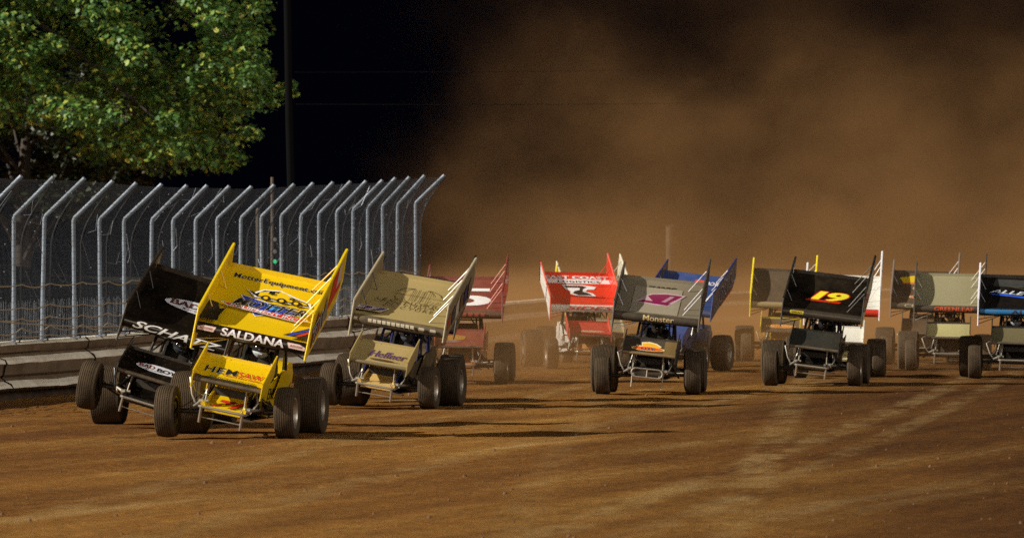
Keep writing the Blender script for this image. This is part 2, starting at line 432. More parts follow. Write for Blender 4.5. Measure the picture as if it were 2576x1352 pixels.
for (a, b1, c) in posts:
    tie = MB(); tie.tube([prof_pt(a, b1, c, k / 14) for k in range(15)], 0.014, 5)
    tie.build('tension_bar', mat('dark_bar', (0.03, 0.033, 0.04), 0.6), fence, FI, smooth=True)
for k in range(len(posts) - 1):
    p0, p1 = posts[k], posts[k + 1]; m = MB(); rn = random.Random(k)
    NV = 26
    for j in range(NV):
        f_ = j / NV; q = [p0[z_].lerp(p1[z_], f_) for z_ in range(3)]
        m.tube([prof_pt(*q, u / 9) for u in range(10)], 0.0026, 3, cap=False)
    for j in range(25):
        u = (j + 0.5) / 25
        aa, bb = prof_pt(*p0, u), prof_pt(*p1, u)
        mid = aa.lerp(bb, 0.5) + Vector((0, 0, -rn.uniform(0.0, 0.035)))
        m.tube([aa, aa.lerp(mid, 0.5) + Vector((0, 0, -0.008)), mid, mid.lerp(bb, 0.5) + Vector((0, 0, -0.008)), bb], 0.0030, 3, cap=False)
    for j in range(34):      # closer net along the foot of the fence
        f_ = (j + rn.uniform(0.2, 0.8)) / 34; q = p0[0].lerp(p1[0], f_) + Vector((0.07, 0, 0)); h_ = rn.uniform(0.66, 0.74)
        m.tube([q, q + Vector((rn.uniform(-.01, .01), 0, h_))], 0.0014, 3, cap=False, mi=1)
    for j in range(7):       # made-up bright flecks that put glints on the mesh
        u = rn.random(); f_ = rn.random(); q = prof_pt(*[p0[z_].lerp(p1[z_], f_) for z_ in range(3)], u)
        m.box(q, (0.018, 0.012, 0.018), 1)
    for j in range(3):       # sagging loose wires, added bright as streaks of highlight
        f0, f1 = sorted((rn.random(), rn.random())); u0 = rn.uniform(0.4, 1.0); u1 = min(1, max(0, u0 + rn.uniform(-.25, .25)))
        qa = prof_pt(*[p0[z_].lerp(p1[z_], f0) for z_ in range(3)], u0); qb = prof_pt(*[p0[z_].lerp(p1[z_], f1) for z_ in range(3)], u1)
        m.tube([qa, qa.lerp(qb, .5) + Vector((.05, 0, -.12)), qb], 0.0045, 3, cap=False, mi=1)
    m.build('wire_mesh', [wire, wire2], fence, FI)
cab = MB(); rn = random.Random(5)
for h, sg in ((0.10, 0.03), (0.26, 0.10), (0.42, 0.06), (0.62, 0.04), (1.0, 0.05)):
    pts = []
    for k in range(len(posts) - 1):
        a0 = posts[k][0] + Vector((0.14, 0, h)); a1 = posts[k + 1][0] + Vector((0.14, 0, h))
        for j in range(6):
            f_ = j / 6; q = a0.lerp(a1, f_); q.z += -sg * 4 * f_ * (1 - f_) + 0.05 * noise.noise((k + f_, h * 9, 0)); pts.append(q)
    cab.tube(pts, 0.010, 5)
# one cable that has come loose and droops across the near bays
q0 = posts[3][0] + Vector((0.15, 0, 0.62)); q1 = posts[11][0] + Vector((0.15, 0, 0.12))
cab.tube([q0.lerp(q1, k / 12) + Vector((0, 0, -0.10 * math.sin(math.pi * k / 12))) for k in range(13)], 0.011, 5)
cab.build('cable', mat('tan_cable', (0.42, 0.34, 0.24), 0.6, 0.2), fence, FI, smooth=True)

# inner row of plain posts a little behind the fence
bp_mat = mat('old_post', (0.05, 0.05, 0.05), 0.7, dirt=0.3)
for k, (px, d, zt) in enumerate(((649, 129, 3.3),)):
    x = (px - CX) * d / F
    m = MB(); m.tube([(x, d, 0.5), (x, d, zt + 0.25)], 0.05, 8); m.lathe([(zt + 0.25, 0.055), (zt + 0.30, 0.03), (zt + 0.31, 0.0)], 8, M=Matrix.Translation((x, d, 0)), axis='Z')
    o = m.build('backing_post', bp_mat, smooth=True)
    tag(o, 'plain short post standing behind the catch fence beside the signal light', 'post')

# light pole, signal light, far pole, cable
m = MB(); x = (741 - CX) * 128 / F
m.tube([(x, 128, 1.0), (x - 0.12, 128, 5.5), (x - 0.24, 128, 13)], [0.09, 0.085, 0.075], 12)
o = m.build('light_pole', mat('pole_steel', (0.006, 0.0065, 0.007), 0.9, spec=0.0, dirt_col=(0.006, 0.005, 0.004), dirt=0.2), smooth=True)
tag(o, 'tall thin dark pole rising out of the picture behind the fence, right of the tree', 'pole')
x = (1690 - CX) * 225 / F
m = MB(); m.tube([(x + 0.05, 228, 0), (x, 228, 3.9)], [0.20, 0.16], 10); m.box((x, 228, 3.93), (0.3, 0.3, 0.06))
o = m.build('wooden_post', mat('wood_post', (0.03, 0.024, 0.016), 0.8, dirt=0.2), smooth=True)
tag(o, 'pale post barely visible through the dust above the blue car', 'post')
sig = empty('signal_light', P(690, 660, 135)); sp = sig.location.copy()
tag(sig, 'upright row of small signal lamps behind the fence with the lowest one lit green', 'signal light')
SI = Matrix.Translation(-sp); bx_ = P(684, 700, 135)
m = MB(); m.tube([(bx_.x, 135.1, 1.0), (bx_.x, 135.1, 4.4)], 0.035, 8); m.build('pole', mat('signal_pole', (0.10, 0.07, 0.05), 0.7), sig, SI, smooth=True)
for yy, col, st in ((602, None, 0), (632, None, 0), (657, (0.02, 0.55, 0.2), 0.6)):
    q = P(689, yy, 135); m = MB()
    m.lathe([(-0.12, 0.02), (-0.10, 0.045), (0.0, 0.06), (0.02, 0.06)], 16, axis='Y', M=Matrix.Translation((q.x, 135.05, q.z)) @ Matrix.Rotation(math.pi, 4, 'Z'))
    h_ = m.build('lamp_housing', mat('lamp_alu', (0.6, 0.62, 0.64), 0.25, 0.6), sig, SI, smooth=True)
    m = MB(); m.lathe([(-0.001, 0.0), (0.0, 0.045), (0.03, 0.0)], 16, axis='Y', M=Matrix.Translation((q.x + 0.03, 134.86, q.z)))
    m.build('lamp_lens', emis('green_lamp', col, st) if col else mat('lens', (0.2, 0.2, 0.2), 0.1), h_, None, smooth=True)
cb = MB(); a, b_ = P(742, 262, 128), P(2750, 190, 290)
cb.tube([a.lerp(b_, k / 30) + Vector((0, 0, -0.5 * math.sin(math.pi * k / 30))) for k in range(31)], 0.008, 5)
a, b_ = P(741, 182, 128), P(2750, 100, 290)
cb.tube([a.lerp(b_, k / 30) + Vector((0, 0, -0.5 * math.sin(math.pi * k / 30))) for k in range(31)], 0.006, 5)
o = cb.build('overhead_cable', mat('cable', (0.02, 0.02, 0.026), 0.9, spec=0.0)); tag(o, 'thin overhead cables running right from the tall pole into the dust', 'cable')

# ------------------------------------------------------------------ tree and bush
def leaf_mat(name, stops, trans=0.35):
    m = bpy.data.materials.new(name); m.use_nodes = True; q = m.node_tree; b = q.nodes['Principled BSDF']
    g = q.nodes.new('ShaderNodeNewGeometry'); c = q.nodes.new('ShaderNodeValToRGB'); e = c.color_ramp.elements
    e[0].position, e[0].color = stops[0][0], (*stops[0][1], 1); e[1].position, e[1].color = stops[-1][0], (*stops[-1][1], 1)
    for p_, k_ in stops[1:-1]:
        z = e.new(p_); z.color = (*k_, 1)
    q.links.new(g.outputs['Random Per Island'], c.inputs[0]); q.links.new(c.outputs[0], b.inputs['Base Color'])
    b.inputs['Roughness'].default_value = 0.5
    tr = q.nodes.new('ShaderNodeBsdfTranslucent'); q.links.new(c.outputs[0], tr.inputs['Color'])
    mx = q.nodes.new('ShaderNodeMixShader'); mx.inputs[0].default_value = trans
    q.links.new(b.outputs[0], mx.inputs[1]); q.links.new(tr.outputs[0], mx.inputs[2])
    q.links.new(mx.outputs[0], q.nodes['Material Output'].inputs['Surface'])
    return m
def leaves(mb, c, rad, nleaf, size, rn, flat=0.6):
    for _ in range(nleaf):
        while True:
            u = Vector((rn.uniform(-1, 1), rn.uniform(-1, 1), rn.uniform(-1, 1)))
            if 0.15 < u.length < 1: break
        p = c + Vector((u.x * rad, u.y * rad, u.z * rad * flat))
        nrm = (Vector((0, 0, 0.75)) + u * 0.6 + Vector((rn.uniform(-.7, .7), rn.uniform(-.7, .7), rn.uniform(-.5, .5)))).normalized()
        a = nrm.orthogonal().normalized(); a = Matrix.Rotation(rn.uniform(0, 6.28), 3, nrm) @ a; b_ = nrm.cross(a)
        s = size * rn.uniform(0.7, 1.3)
        out_ = [(0, -0.5), (0.42, -0.22), (0.5, 0.18), (0.16, 0.22), (0, 0.6), (-0.16, 0.22), (-0.5, 0.18), (-0.42, -0.22)]
        vs = [p + a * (x * s) + b_ * (y * s) + nrm * (abs(x) * -0.25 * s) for x, y in out_]
        mb.add(vs, [tuple(range(8))])
TK = 200 / 126.0
TREE_LOC = Vector((-21.0, 202, 0.0))
tree = empty('maple_tree', TREE_LOC); tag(tree, 'large leafy tree with yellow-green leaves behind the fence', 'tree')
TI = Matrix.Translation(-TREE_LOC); rn = random.Random(11)
# silhouette of the crown as right and lower limits in photograph pixels at 125 m
def inside(px, py):
    right = interp([(-900, 200), (-500, 480), (-200, 600), (0, 655), (60, 650), (120, 665), (200, 690), (260, 685), (300, 640), (350, 610), (400, 560), (430, 520)], py)[0]
    low = interp([(-900, 100), (-400, 260), (-100, 320), (60, 350), (200, 390), (320, 425), (420, 440), (500, 400), (600, 345), (680, 300), (740, 240)], px)[0]
    left = interp([(-900, -400), (-300, -950), (200, -950), (430, -600)], py)[0]
    return left < px < right - 25 and py < low - 20
crown = MB(); cl = []
tries = 0
while len(cl) < 1150 and tries < 20000:
    tries += 1
    px, py = rn.uniform(-950, 720), rn.uniform(-900, 440)
    if not inside(px, py): continue
    if noise.noise((px * 0.0075, py * 0.011, 3.3)) < -0.31: continue
    d = 200 + rn.uniform(-6, 6)
    c = P(px, py, d); cl.append(c)
    leaves(crown, c, rn.uniform(0.36, 0.75) * TK, 100, 0.118 * TK, rn, 0.6)
for px, py, r_ in ((600, 350, .42), (560, 385, .42), (530, 410, .35), (575, 415, .3), (630, 330, .3), (520, 370, .4), (690, 245, .35), (715, 225, .28), (730, 212, .18), (660, 262, .35), (640, 215, .35), (672, 225, .3), (655, 15, .3), (640, 90, .35), (655, 140, .3), (505, 395, .3), (600, 395, .3), (665, 185, .3), (645, 340, .18), (735, 235, .14)):
    c = P(px, py, 196); cl.append(c); leaves(crown, c, r_ * TK, 75, 0.10 * TK, rn, 0.6)
crown.build('crown', leaf_mat('maple_leaves', [(0.0, (0.03, 0.080, 0.028)), (0.35, (0.07, 0.175, 0.045)), (0.75, (0.15, 0.30, 0.065)), (0.92, (0.34, 0.44, 0.08)), (1.0, (0.56, 0.54, 0.11))]), tree, TI)
trunk = MB()
top = Vector((-20.6, 200, 17.0))
trunk.tube([(-21, 202, -0.3), (-21, 202, 1.2), (-20.9, 201.5, 7), (-20.7, 201, 12), top, (-20.4, 200, 23)], [0.75, 0.5, 0.44, 0.38, 0.3, 0.1], 12)
for i in range(45):
    c = rn.choice(cl); s0 = Vector((-20.8, 201.3, rn.uniform(7, 17)))
    mid = s0.lerp(c, 0.5) + Vector((0, 0, rn.uniform(-0.2, 0.6)))
    trunk.tube([s0, mid, c], [0.13, 0.07, 0.02], 6)
trunk.build('trunk', mat('bark', (0.045, 0.035, 0.028), 0.9, dirt=0.3, dirt_col=(0.02, 0.016, 0.012), dscale=4, bump=0.6, bscale=12), tree, TI, smooth=True)
DT = Vector((-19.5, 226, 0)); dk = empty('shade_fill_tree', DT); tag(dk, 'added low tree with leaves coloured near-black as shade behind the brighter large tree', 'tree')  # added tree; shade of the lower foliage is put into its leaf colour
DI = Matrix.Translation(-DT); dm = MB(); dcl = []
while len(dcl) < 260:
    px, py = rn.uniform(-420, 560), rn.uniform(180, 560)
    if py > 470 + 60 * math.sin(px * 0.01) or (px > 420 and py < 260) or noise.noise((px * 0.01, py * 0.014, 8)) < -0.35: continue
    c = P(px, py, 226 + rn.uniform(-5, 5)); dcl.append(c); leaves(dm, c, rn.uniform(0.7, 1.25), 80, 0.24, rn, 0.6)
dm.build('crown', leaf_mat('shade_leaves', [(0.0, (0.006, 0.012, 0.004)), (0.8, (0.016, 0.026, 0.006)), (1.0, (0.05, 0.042, 0.012))], 0.2), dk, DI)
dm = MB(); dm.tube([(DT.x, 226, -.3), (DT.x, 226, 4), (DT.x + .3, 226, 9)], [0.5, 0.35, 0.12], 10)
for i in range(14):
    c = rn.choice(dcl); dm.tube([(DT.x, 226, rn.uniform(2, 8)), c], [0.10, 0.02], 6)
dm.build('trunk', MATS['bark'], dk, DI, smooth=True)
bl = P(372, 850, 112); bush = empty('bush', (bl.x, bl.y, 0.9)); tag(bush, 'small yellow-green bush showing through the fence just above the wall', 'bush')
BI = Matrix.Translation((-bl.x, -bl.y, -0.9)); bm_ = MB()
for i in range(9): leaves(bm_, bl + Vector((rn.uniform(-.2, .2), rn.uniform(-.2, .2), rn.uniform(-.25, .12))), 0.16, 40, 0.05, rn)
bm_.build('foliage', leaf_mat('bush_leaves', [(0, (0.12, 0.20, 0.03)), (1, (0.55, 0.5, 0.08))]), bush, BI)
bm_ = MB(); bm_.tube([(bl.x, bl.y, 0.6), (bl.x + .05, bl.y, 1.1)], 0.02, 6); bm_.build('stem', MATS['bark'], bush, BI)

# ------------------------------------------------------------------ race cars
def rot_body(roll, pitch, zr=0.30):
    return Matrix.Translation((0, 0, zr)) @ Matrix.Rotation(R(roll), 4, 'Y') @ Matrix.Rotation(R(pitch), 4, 'X') @ Matrix.Translation((0, 0, -zr))
DUST = (0.20, 0.135, 0.075)
black_tube = mat('black_tube', (0.012, 0.012, 0.013), 0.3, 0.0, dirt=0.12, coat=0.4)
steel = mat('bare_steel', (0.50, 0.47, 0.42), 0.30, 0.75, dirt=0.25, dirt_col=DUST)
chrome = mat('polished_metal', (0.75, 0.75, 0.75), 0.16, 0.95)
dark_mech = mat('dark_mechanical', (0.020, 0.018, 0.016), 0.5, 0.2, dirt=0.25, dirt_col=(0.05, 0.035, 0.02))
rubber = mat('tyre_rubber', (0.030, 0.023, 0.017), 0.85, spec=0.2, dirt=0.45, dirt_col=(0.105, 0.070, 0.040), dscale=5, bump=0.3, bscale=60, spat=0.5)
rubber2 = mat('tyre_rubber_dusty', (0.045, 0.035, 0.026), 0.9, spec=0.2, dirt=0.5, dirt_col=(0.12, 0.085, 0.052), dscale=5, bump=0.3, bscale=60)
strut_alu = mat('strut_aluminium', (0.42, 0.42, 0.43), 0.4, 0.2)
MC = {}
def wheel_meshes(Rt, Wd, mt):
    k = (Rt, Wd, mt.name)
    if k in MC: return MC[k]
    h = Wd / 2; rr = 0.195
    pr = [(-h * 0.80, rr), (-h * 0.90, rr + 0.02), (-h * 1.02, rr + (Rt - rr) * 0.35), (-h * 1.05, rr + (Rt - rr) * 0.6), (-h * 0.99, rr + (Rt - rr) * 0.84), (-h * 0.90, Rt - 0.012)]
    nr = max(5, int(Wd / 0.032)); x0, x1 = -h * 0.84, h * 0.84
    tread = []
    for i in range(nr):
        a = x0 + (x1 - x0) * i / nr; b_ = x0 + (x1 - x0) * (i + 1) / nr; g = 0.006
        crown_ = lambda x: Rt - 0.014 * (x / h) ** 2
        tread += [(a + g * 0.6, crown_(a) - (0.008 if i else 0.0)), (a + g * 1.2, crown_(a)), (b_ - g * 0.6, crown_(b_)), (b_, crown_(b_) - 0.008)]
    prof = pr + tread + [(-x, r_) for x, r_ in reversed(pr)]
    t_ = MB(); t_.lathe(prof, 56)
    tm = t_.mesh('tyre', mt, True, 25)
    m = MB()
    m.lathe([(h * 0.82, rr + 0.012), (h * 0.86, rr + 0.012), (h * 0.86, rr - 0.008), (h * 0.70, rr - 0.022), (h * 0.1, rr - 0.035), (h * 0.02, 0.09), (h * 0.10, 0.065), (h * 0.55, 0.055), (h * 0.60, 0.045), (h * 0.60, 0.0)], 32, 0)
    m.lathe([(-h * 0.82, rr + 0.012), (-h * 0.86, rr + 0.012), (-h * 0.86, rr - 0.008), (-h * 0.70, rr - 0.022), (-h * 0.15, rr - 0.035), (-h * 0.05, 0.09), (-h * 0.10, 0.05), (-h * 0.10, 0.0)], 32, 1)
    m.lathe([(-h * 0.5, 0.13), (-h * 0.46, 0.135), (-h * 0.42, 0.13), (-h * 0.42, 0.05)], 24, 0)
    for k2 in range(6):
        a = k2 * math.pi / 3; m.tube([(h * 0.05, 0.12 * math.cos(a), 0.12 * math.sin(a)), (h * 0.10, 0.12 * math.cos(a), 0.12 * math.sin(a))], 0.01, 6, 0)
    rm = m.mesh('wheel', [steel, mat('wheel_inner', (0.10, 0.085, 0.07), 0.4, 0.6, dirt=0.3)], True, 30)
    MC[k] = (tm, rm); return MC[k]
def add_wheel(root, x, y, Rt, Wd, mt, z=None, tilt=0.0, flip=False, steer=0.0):
    tm, rm = wheel_meshes(Rt, Wd, mt)
    wo_ = bpy.data.objects.new('wheel', rm); COL.objects.link(wo_); wo_.parent = root
    M = Matrix.Translation((x, y, (Rt - 0.006) if z is None else z)) @ Matrix.Rotation(steer, 4, 'Z') @ Matrix.Rotation(tilt, 4, 'Y')
    if flip: M = M @ Matrix.Rotation(math.pi, 4, 'Z')
    wo_.matrix_local = M @ Matrix.Rotation(random.uniform(0, 1), 4, 'X')
    to = bpy.data.objects.new('tyre', tm); COL.objects.link(to); to.parent = wo_
    return wo_

def text2d(body, shear=0.0, bold=0.0, spacing=1.0):
    cu = bpy.data.curves.new('t', 'FONT'); cu.body = body; cu.size = 1.0; cu.shear = shear; cu.offset = bold
    cu.space_character = spacing; cu.resolution_u = 4; cu.fill_mode = 'FRONT'; cu.align_x = 'LEFT'
    ob = bpy.data.objects.new('t', cu); COL.objects.link(ob)
    dg = bpy.context.evaluated_depsgraph_get()
    me = bpy.data.meshes.new_from_object(ob.evaluated_get(dg))
    vs = [tuple(v.co) for v in me.vertices]; fs = [tuple(p.vertices) for p in me.polygons]
    COL.objects.unlink(ob); bpy.data.objects.remove(ob); bpy.data.curves.remove(cu); bpy.data.meshes.remove(me)
    return vs, fs
def blob(cx, cy, rx, ry, n=28):
    return [(cx + rx * math.cos(2 * math.pi * k / n), cy + ry * math.sin(2 * math.pi * k / n)) for k in range(n)]
class Decal:
    """flat lettering and shapes laid on a surface through a mapping function"""
    def __init__(s, fn, cuts=()): s.cuts = cuts; s.fn = fn; s.mb = MB(); s.mats = []; s.k = 0
    def mi(s, c):
        if isinstance(c, bpy.types.Material): m = c
        else:
            nm = 'paint_%02x%02x%02x' % tuple(int(v * 255) for v in c)
            m = mat(nm, c, 0.45, dirt=0.10, dirt_col=DUST)
        if m not in s.mats: s.mats.append(m)
        return s.mats.index(m)
    def cut(s, vs, fs):      # slice flat faces so that they can follow a curved surface
        if not s.cuts: return vs, fs
        bm = bmesh.new(); bv = [bm.verts.new((v[0], v[1], 0)) for v in vs]
        for f in fs:
            try: bm.faces.new([bv[i] for i in f])
            except Exception: pass
        for y in s.cuts: bmesh.ops.bisect_plane(bm, geom=bm.verts[:] + bm.edges[:] + bm.faces[:], plane_co=(0, y, 0), plane_no=(0, 1, 0))
        bm.verts.index_update(); r = ([tuple(v.co) for v in bm.verts], [tuple(v.index for v in f.verts) for f in bm.faces]); bm.free(); return r
    def poly(s, pts, c, sub=True):
        s.k += 1
        bm = bmesh.new(); vv = [bm.verts.new((x, y, 0)) for x, y in pts]
        try: bm.faces.new(vv)
        except Exception: bm.free(); return
        bmesh.ops.triangulate(bm, faces=bm.faces)
        if sub:
            big = [e for e in bm.edges if e.calc_length() > 0.15]
            if big: bmesh.ops.subdivide_edges(bm, edges=big, cuts=2); bmesh.ops.triangulate(bm, faces=bm.faces)
        bm.verts.index_update()
        off = 0.0035 + 0.0022 * s.k
        vs, fs = s.cut([tuple(v.co) for v in bm.verts], [tuple(v.index for v in f.verts) for f in bm.faces]); bm.free()
        s.mb.add([s.fn(v[0], v[1], off) for v in vs], fs, s.mi(c))
    def text(s, body, cx, cy, w, h, c, outline=None, slant=0.0, bold=0.03, rise=0.0, oc=0.05, spacing=1.0):
        vs, fs = text2d(body, 0.0, 0.004, spacing)
        if not vs: return
        x0 = min(v[0] for v in vs); x1 = max(v[0] for v in vs); y0 = min(v[1] for v in vs); y1 = max(v[1] for v in vs)
        sx = w / (x1 - x0); sy = h / (y1 - y0)
        for pas in ((1, 0) if outline is not None else (0,)):
            s.k += 1; off = 0.0035 + 0.0022 * s.k
            sh = [(q * bold * 0.5, 0) for q in (-1, -0.33, 0.33, 1)] if bold > 0.015 else [(0, 0)]
            if pas: sh = [(math.cos(a_) * (oc + bold * 0.5) * 0.8, math.sin(a_) * oc * 0.8) for a_ in [k * math.pi / 5 for k in range(10)]]
            for j, (dx, dy) in enumerate(sh):
                vv = []
                for v in vs:
                    x = (v[0] + dx - (x0 + x1) / 2) * sx; y = (v[1] + dy - (y0 + y1) / 2) * sy
                    vv.append((cx + x + y * slant, cy + y + x * rise))
                v2, f2 = s.cut(vv, fs)
                s.mb.add([s.fn(v[0], v[1], off + 0.00015 * j) for v in v2], f2, s.mi(outline if pas else c))
    def build(s, name, parent, M=None):
        if not s.mb.v: return None
        me = bpy.data.meshes.new(name); me.from_pydata(s.mb.v, [], s.mb.f); me.update()
        for m in s.mats: me.materials.append(m)
        me.polygons.foreach_set('material_index', s.mb.m)
        o = bpy.data.objects.new(name, me); COL.objects.link(o); o.parent = parent
        if M is not None: o.matrix_local = M
        return o

CH = 1.52
def wing_frame(rake):
    L = Vector((0, -0.42, 1.42)); dr = Vector((0, math.cos(R(rake)), math.sin(R(rake)))); nr_ = Vector((0, -dr.z, dr.y))
    def pt(x, u, off):
        dish = -0.045 * math.sin(math.pi * min(max(u / CH, 0), 1)) ** 1.0 * 1.0
        return L + Vector((x, 0, 0)) + dr * u + nr_ * (dish + off)
    LP = [(0.0, 0.0), (-0.030, -0.012), (-0.050, -0.040), (-0.056, -0.075), (-0.050, -0.110), (-0.035, -0.140), (-0.010, -0.160)]
    def lip(x, v, off):      # v: 0 at the bottom of the lip, 0.16 at its top
        q = 0.16 - v
        for i in range(len(LP) - 1):
            if -LP[i + 1][1] >= q or i == len(LP) - 2:
                t_ = (q + LP[i][1]) / (-LP[i + 1][1] + LP[i][1]); yy = LP[i][0] + (LP[i + 1][0] - LP[i][0]) * t_; break
        return Vector((x, L.y + yy - off * 0.95, L.z - q + off * 0.2))
    return L, dr, nr_, pt, LP, lip
def front_frame(rake=27):
    L = Vector((0, -1.50, 0.745)); dr = Vector((0, math.cos(R(rake)), math.sin(R(rake)))); nr_ = Vector((0, -dr.z, dr.y))
    def pt(x, u, off):
        dish = -0.02 * math.sin(math.pi * min(max(u / 0.60, 0), 1))
        return L + Vector((x, 0, 0)) + dr * u + nr_ * (dish + off)
    return L, dr, nr_, pt
def C(r, g, b_): return lin((r, g, b_))
def car(px, contact_y, yaw_app, roll, p):
    """px: image column of the front axle centre, contact_y: image row of the front contact line"""
    d = F * HC / (contact_y - CY); X = (px - CX) * d / F
    yaw = R(yaw_app) + math.atan2(X, d)
    fwd = Vector((-math.sin(yaw), -math.cos(yaw), 0))
    centre = Vector((X, d, 0)) - fwd * 1.07
    root = empty('race_car', centre, -yaw); tag(root, p['label'], 'race car', 'winged sprint cars racing towards the camera')
    pre = p['name']; rake = p.get('rake', 27)
    MBd = rot_body(roll, p.get('pitch', 0))
    paint = lambda key, default: mat('%s_%s' % (pre, key), p.get(key, default), p.get('rough', 0.32), dirt=p.get(key + '_dirt', p.get('dirt', 0.10)), dirt_col=p.get('dirt_col', DUST), dscale=2.2, coat=p.get('coat', 0.3), spat=0.3 if key in ('wing', 'lip', 'board', 'board_r') else 0.65)
    cw = p['wing']
    wing_m = paint('wing', cw); lip_m = paint('lip', cw); board_l = paint('board', cw); board_r = paint('board_r', p.get('board', cw))
    edge_m = paint('edge', p.get('board', cw)); fw_m = paint('fwing', cw); fb_m = paint('fboard', p.get('fwing', cw)); body_m = paint('body', cw); nose_m = paint('nose', p.get('body', cw))
    strut_m = paint('strut', cw) if 'strut' in p else strut_alu
    # ---- wheels
    lift = p.get('lift', 0.0); RF = 0.345; ax = math.atan2(lift, 1.6); axr = math.atan2(lift, 1.6)
    rt = p.get('rubber', rubber)
    add_wheel(root, 0.80, -1.07, RF, 0.25, rt, tilt=axr * 0.3, steer=p.get('steer', 0.0))
    add_wheel(root, -0.80, -1.07, RF, 0.25, rt, z=RF + lift - 0.006, tilt=axr, flip=True, steer=p.get('steer', 0.0))
    add_wheel(root, 0.73, 1.07, 0.395, 0.38, rt, tilt=R(p.get('rear_tilt', 0)))
    add_wheel(root, -0.92, 1.07, 0.43, 0.45, rt, flip=True, tilt=R(p.get('rear_tilt', 0)))
    # ---- front axle
    m = MB(); z0, z1 = RF + lift, RF
    m.tube([(-0.68, -1.07, z0), (0.68, -1.07, z1)], 0.030, 10)
    m.tube([(-0.66, -0.95, z0 + .02), (0.66, -0.95, z1 + .02)], 0.014, 6)
    m.tube([(-0.55, -1.07, z0 - .05), (-0.42, -0.2, 0.36)], 0.014, 6); m.tube([(0.55, -1.07, z1 - .05), (0.42, -0.2, 0.36)], 0.014, 6)
    for sx, zz in ((-1, z0), (1, z1)):
        m.tube([(sx * 0.66, -1.07, zz - 0.10), (sx * 0.66, -1.07, zz + 0.10)], 0.026, 8)
        m.lathe([(-0.035, 0.03), (-0.03, 0.12), (0.0, 0.125), (0.005, 0.03)], 20, M=Matrix.Translation((sx * 0.70, -1.07, zz)))
    m.build('front_axle', dark_mech, root, smooth=True)
    m = MB(); m.tube([(-0.70, 1.07, 0.42), (0.55, 1.07, 0.395)], 0.045, 10); m.lathe([(-0.12, 0.05), (-0.10, 0.14), (0.10, 0.14), (0.12, 0.05)], 16, M=Matrix.Translation((0, 1.07, 0.40)))
    m.tube([(-0.55, 1.0, 0.35), (-0.36, 0.1, 0.33)], 0.015, 6); m.tube([(0.50, 1.0, 0.33), (0.36, 0.1, 0.33)], 0.015, 6)
    m.build('rear_axle', dark_mech, root, smooth=True)
    for sx, zz in ((-1, z0), (1, z1)):
        m = MB(); top_ = MBd @ Vector((sx * 0.30, -1.02, 0.74)); bot = Vector((sx * 0.40, -1.06, zz - 0.02))
        m.tube([bot, bot.lerp(top_, 0.55)], 0.026, 10, 0); m.tube([bot.lerp(top_, 0.5), top_], 0.014, 8, 1)
        m.build('shock_absorber', [dark_mech, steel], root, smooth=True)
    m = MB(); m.tube([(0.02, 0.0, 0.52), (0.30, -0.55, 0.50), (0.60, -0.93, z1 + 0.06)], 0.011, 6); m.build('drag_link', steel, root, smooth=True)
    for sx, zz in ((-1, z0), (1, z1)):
        m = MB(); a_ = MBd @ Vector((sx * 0.32, -1.40, 0.44)); b2_ = Vector((sx * 0.50, -1.10, zz + 0.03))
        m.tube([a_ + Vector((-sx * .10, 0, 0)), a_, a_.lerp(b2_, .5), b2_], [0.024, 0.026, 0.018, 0.016], 8); m.lathe([(-0.03, 0.0), (-0.03, 0.034), (0.03, 0.034), (0.03, 0.0)], 12, M=Matrix.Translation(a_))
        m.build('torsion_arm', steel, root, smooth=True)
        m = MB(); m.tube([MBd @ Vector((sx * .30, -0.9, .70)), (sx * .45, -0.98, .52), (sx * .62, -1.02, zz + .05)], 0.007, 5); m.build('brake_hose', dark_mech, root, smooth=True)
    # ---- chassis and roll cage
    m = MB(); bb = m.tube
    for sx in (-1, 1):
        bb([(sx * 0.30, -1.42, 0.42), (sx * 0.30, -1.05, 0.42), (sx * 0.35, -0.2, 0.34), (sx * 0.35, 1.2, 0.34), (sx * .2, 1.35, .45)], 0.019)
        bb([(sx * 0.28, -1.32, 0.46), (sx * 0.29, -1.0, 0.76), (sx * 0.34, -0.30, 0.80), (sx * 0.34, 0.75, 0.84), (sx * .2, 1.35, .72)], 0.019)
        bb([(sx * 0.34, -0.32, 0.36), (sx * 0.335, -0.28, 0.82), (sx * 0.30, 0.02, 1.33), (sx * 0.28, 0.60, 1.36), (sx * 0.33, 0.78, 0.86)], 0.023)
        bb([(sx * 0.28, 0.60, 1.36), (sx * 0.22, 1.25, 0.70)], 0.018)
        bb([(sx * 0.34, -0.28, 0.80), (sx * 0.345, 0.2, 0.36)], 0.015)
        bb([(sx * 0.35, 0.25, 0.36), (sx * 0.335, 0.75, 0.84)], 0.015)
        bb([(sx * 0.27, 0.58, 1.35), (sx * 0.22, 0.55, 1.72)], 0.016); bb([(sx * 0.29, 0.04, 1.33), (sx * 0.22, 0.05, 1.50)], 0.016)
        bb([(sx * 0.30, 0.06, 1.30), (sx * 0.22, 0.50, 1.70)], 0.012)
        bb([(sx * 0.325, -0.20, 0.98), (sx * 0.10, 0.0, 1.30)], 0.014)
    bb([(-0.30, 0.02, 1.33), (0.30, 0.02, 1.33)], 0.022); bb([(-0.28, 0.60, 1.36), (0.28, 0.60, 1.36)], 0.022)
    bb([(-0.312, 0.0, 1.23), (0.312, 0.0, 1.23)], 0.013)
    bb([(-0.10, 0.02, 1.33), (-0.10, 0.60, 1.36)], 0.014); bb([(0.10, 0.02, 1.33), (0.10, 0.60, 1.36)], 0.014)
    bb([(-0.34, -0.30, 0.80), (0.34, -0.30, 0.80)], 0.017); bb([(-0.34, 0.76, 0.86), (0.34, 0.76, 0.86)], 0.017)
